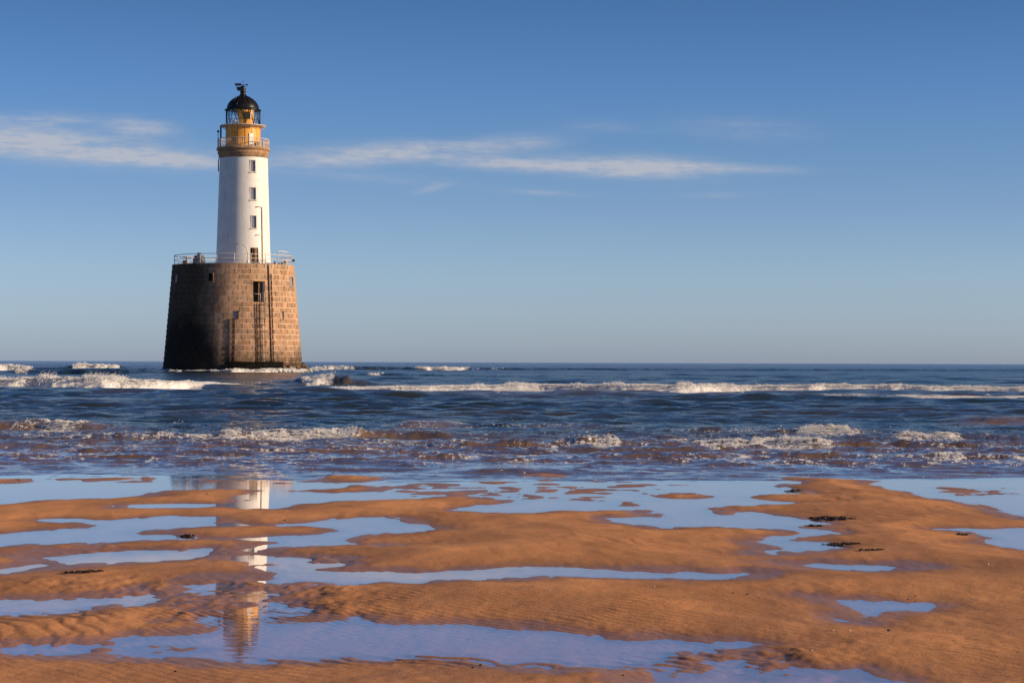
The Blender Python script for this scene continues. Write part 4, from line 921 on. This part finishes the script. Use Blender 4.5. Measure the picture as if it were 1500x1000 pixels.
m_ = MB(); m_.box(cyl(a + .2, RL + .08, zc, CL), (.14, .06, .72), Matrix.Rotation(a + .6, 3, 'Z')); m_.build('hatch_leaf', m_reveal, hw)
gm = MB(); gm.lathe([(RL - .07, z0_), (RL - .07, z1_)], 48, CL, 0, aA1 + .03, 2 * math.pi + px2a(343.5, RL, CL) - .03); gm.build('glazing', m_glass, lant)
m_ = MB(); m_.lathe([(.01, z0_), (.55, z0_), (.5, z0_ + .5), (.25, z0_ + .55), (.2, z1_)], 16, CL + .05); m_.sphere((CL - .95, .1, z0_ + .38), .34, 12, 8, (1, 1, 1.2)); m_.build('lamp_optic', m_whitepaint, lant)
m_ = MB(); m_.lathe([(.01, z0_ - .03), (1.95, z0_ - .03)], 32, CL); m_.build('lantern_floor', m_cream, lant)
# dome
m_ = MB(); CD = (354.1 - 341.5) / S_
m_.lathe([(1.9, 31.2), (2.16, 31.22), (2.20, 31.28), (2.16, 31.34), (1.92, 31.40), (1.90, 31.5), (1.83, 31.78), (1.70, 32.05), (1.50, 32.32), (1.22, 32.57), (.92, 32.76), (.62, 32.92), (.42, 33.06), (.33, 33.2),
          (.31, 33.38), (.37, 33.42), (.37, 33.5), (.31, 33.54), (.30, 33.62)], 48, CD)
for k in range(16):
    a = 2 * math.pi * k / 16; m_.tube([cyl(a, r_, z, CD) for r_, z in ((1.915, 31.5), (1.845, 31.78), (1.715, 32.05), (1.515, 32.33), (1.235, 32.58), (.93, 32.775), (.63, 32.94))], .022, 4)
dome = m_.build('dome', m_black, LH)
m_ = MB(); m_.sphere((CD, 0, 33.9), .345, 20, 12, (1, 1, 1.0)); m_.lathe([(.31, 33.55), (.335, 33.8), (.335, 33.9)], 20, CD)
m_.quad((CD - .8, 0.02, 34.06), (CD - .66, .02, 33.62), (CD - .2, .02, 33.60), (CD - .2, .02, 34.06)); m_.quad((CD - .2, -.02, 34.06), (CD - .2, -.02, 33.60), (CD - .66, -.02, 33.62), (CD - .8, -.02, 34.06))
m_.box((CD - .42, 0, 34.05), (.72, .12, .03)); m_.box((CD - .38, 0, 33.62), (.56, .12, .03)); cow = m_.build('ventilator_cowl', m_black, dome)
m_ = MB(); m_.tube([(CD, 0, 34.2), (CD, 0, 34.9)], [.03, .015], 6); m_.tube([(CD - .25, 0, 34.35), (CD + .45, 0, 34.33)], .018, 5)
m_.box((CD - .60, 0, 34.34), (.72, .04, .30)); m_.quad((CD - .24, .02, 34.44), (CD - .24, .02, 34.24), (CD - .1, .02, 34.34)); m_.sphere((CD + .44, 0, 34.33), .12, 8, 6, (1.3, .5, .8)); m_.tube([(CD + .5, 0, 34.33), (CD + .64, 0, 34.31)], [.06, .005], 6)
m_.tube([(CD - .11, 0, 34.74), (CD, 0, 34.62), (CD + .11, 0, 34.74)], .012, 4); m_.build('weather_vane', m_black, dome)
# posts on the gallery's left
m_ = MB(); x_ = (322.2 - 341.5) / S_; m_.tube([(x_, -.3, zg), (x_, -.3, zmt + .05)], .10, 8); m_.build('gallery_post', m_dark, LH)
m_ = MB(); x_ = (318.3 - 341.5) / S_; m_.tube([(x_, -.3, zg + .2), (x_, -.3, py2z(193, 1))], .04, 6); m_.sphere((x_, -.3, py2z(191.6, 1)), .15, 8, 6); m_.build('aerial', m_dark, LH)

# ------------------------------------------------------------------ small things lying on the sand
m_wrack = simple('dark_seaweed', (.035, .022, .014), .5, var=.5, nscale=20)
m_peb = [simple('dark_pebble', (.06, .045, .04), .5, var=.3, nscale=20), simple('pale_shell', (.75, .62, .5), .5, var=.2, nscale=20), simple('brown_pebble', (.22, .12, .07), .6, var=.3, nscale=20)]
def wrack(x0, x1, cy, hpx, n, label, slope=0.0, hgt=.009):
    xm = (x0 + x1) / 2; gx, gy, gz = sand_z(xm, cy)
    r_ = random.Random(int(x0) + int(cy)); ppm = gy / F; mb = MB()
    for k in range(n):
        t = r_.gauss(0, .45); t = max(-1, min(1, t)); px_ = xm + t * (x1 - x0) / 2; py_ = cy + slope * (px_ - xm) + r_.gauss(0, .6) * hpx * (1 - abs(t) * .6)
        a, b2, z_ = sand_z(px_, py_); L = r_.uniform(4, 13) * ppm; th = r_.gauss(0, .9) + (math.pi if r_.random() < .5 else 0)
        P = []; q = Vector((a - gx, b2 - gy, z_ - gz)); lift = r_.uniform(.2, 1) * hgt
        for j in range(5):
            P.append(q + Vector((0, 0, lift * math.sin(math.pi * j / 4) + .003))); q = q + Vector((math.cos(th), math.sin(th), 0)) * L / 4; th += r_.gauss(0, .5)
        w_ = r_.uniform(.5, 1.1) * ppm; mb.tube(P, [w_ * .5, w_, w_ * 1.2, w_, w_ * .4], 5)
    sp = []
    for t in np.linspace(-.8, .8, 9):
        px_ = xm + t * (x1 - x0) / 2; a, b2, z_ = sand_z(px_, cy + slope * (px_ - xm)); sp.append((a - gx, b2 - gy, z_ - gz + .002))
    mb.tube(sp, 1.0 * ppm, 6)
    o_ = mb.build('seaweed_clump', m_wrack); o_.location = (gx, gy, gz); o_['label'] = label; o_['category'] = 'seaweed'; o_['group'] = 'seaweed stranded on the sand'
wrack(88, 152, 847.5, 1.6, 70, 'ragged dark seaweed clump on the left sand bank between two channels', -.02, .007)
wrack(1178, 1250, 761, 1.5, 90, 'long dark seaweed band also standing for the shaded bank at the head of the upper right channel', .05)  # dark strands double as the shade of the steep sand bank
wrack(1182, 1202, 771, .8, 20, 'short dark seaweed strand on the tip of sand inside the upper right channel')
wrack(1200, 1262, 798, 1.0, 34, 'dark seaweed fringe also standing for the shaded bank at the head of the small rippled channel on the right', .03)  # strands also put in for the dark shade of the bank here
wrack(1150, 1178, 719.5, .9, 26, 'thin dark seaweed line at the tip of the highest inlet')
wrack(1255, 1290, 811, .8, 22, 'low dark seaweed strand lying on the open sand above the narrow pool')
wrack(262, 285, 785.5, .8, 22, 'small dark seaweed tuft on the lower edge of the oval sandbar')
wrack(1400, 1420, 785.5, .9, 16, 'small dark seaweed scrap on the sand beside the right hand pool')

def stone(px, py, wpx, mat, label, group=None, lobes=1, name='pebble'):
    gx, gy, gz = sand_z(px, py); s_ = wpx * gy / F / 2; r_ = random.Random(int(px * 7 + py)); mb = MB()
    for l in range(lobes):
        c_ = (0 if l == 0 else -s_ * 1.4, 0, s_ * (.35 if l == 0 else .8)); i0 = len(mb.v); mb.sphere(c_, s_, 12, 8, (1.15, .9, .62) if l == 0 else (.4, .5, .9))
        for j in range(i0, len(mb.v)):
            x, y, z = mb.v[j]; f_ = 1 + .16 * math.sin(3 * x / s_ + px) * math.cos(2.4 * z / s_ + py); mb.v[j] = (x * f_, y * f_, z * f_)
    o_ = mb.build(name, mat); o_.location = (gx, gy, gz); o_['label'] = label; o_['category'] = name.replace('_', ' ')
    if group: o_['group'] = group
stone(491, 695, 3.6, m_peb[0], 'small dark stone with an upright knob on the far low sandbar', None, 2, 'stone')
stone(541, 697.5, 3, m_peb[0], 'flat dark pebble on the far low sandbar right of the knobbed stone')
stone(1302, 846.5, 0, m_peb[1], '') if False else None
stone(904, 928, 0, m_peb[1], '') if False else None
stone(303, 726, 3, m_peb[2], 'brown pebble on the upper left sand lobe')
stone(28, 704.5, 4, m_peb[2], 'brown stone on the far left shoal')
stone(418, 763.5, 4, m_peb[2], 'brown pebble at the upper edge of the left channel')
stone(1302, 930, 5.5, m_peb[0], 'lone dark pebble on the big right hand sand slope')
stone(1095, 877, 3.5, m_peb[0], 'dark pebble right of its twin on the long ripple bank')
stone(1074, 875.5, 3, m_peb[0], 'dark pebble left of its twin on the long ripple bank')
stone(1189, 959.5, 3.2, m_peb[1], 'pale shell on the damp ground above the lower right pool', None, 1, 'shell')
stone(1245, 931.5, 3, m_peb[1], 'pale shell in the damp gully right of centre', None, 1, 'shell')
stone(1447, 833, 3.6, m_peb[1], 'pale shell high on the right hand sand slope', None, 1, 'shell')
stone(958, 868.5, 2.6, m_peb[1], 'tiny pale shell near the top of the long ripple bank', None, 1, 'shell')
stone(1220, 931, 2.8, m_peb[1], 'pale shell left of another in the damp gully', None, 1, 'shell')
stone(704, 978, 5, m_peb[0], 'dark pebble nearest the pool on the foreground sand')
stone(693, 983.5, 4, m_peb[0], 'dark pebble lower left of another on the foreground sand')
stone(257, 992, 4, m_peb[0], 'dark pebble at the bottom edge left of the reflection')
stone(913, 991, 4, m_peb[0], 'small dark pebble on the foreground sand right of centre')
for k, (x, y) in enumerate(((1330, 879), (1341, 876), (1341, 881), (1330, 884))):
    stone(x, y, 2.6, m_peb[0], 'one of four dark specks clustered by the small right hand pool', 'dark specks by the small right hand pool')
print('foam lumps', n)
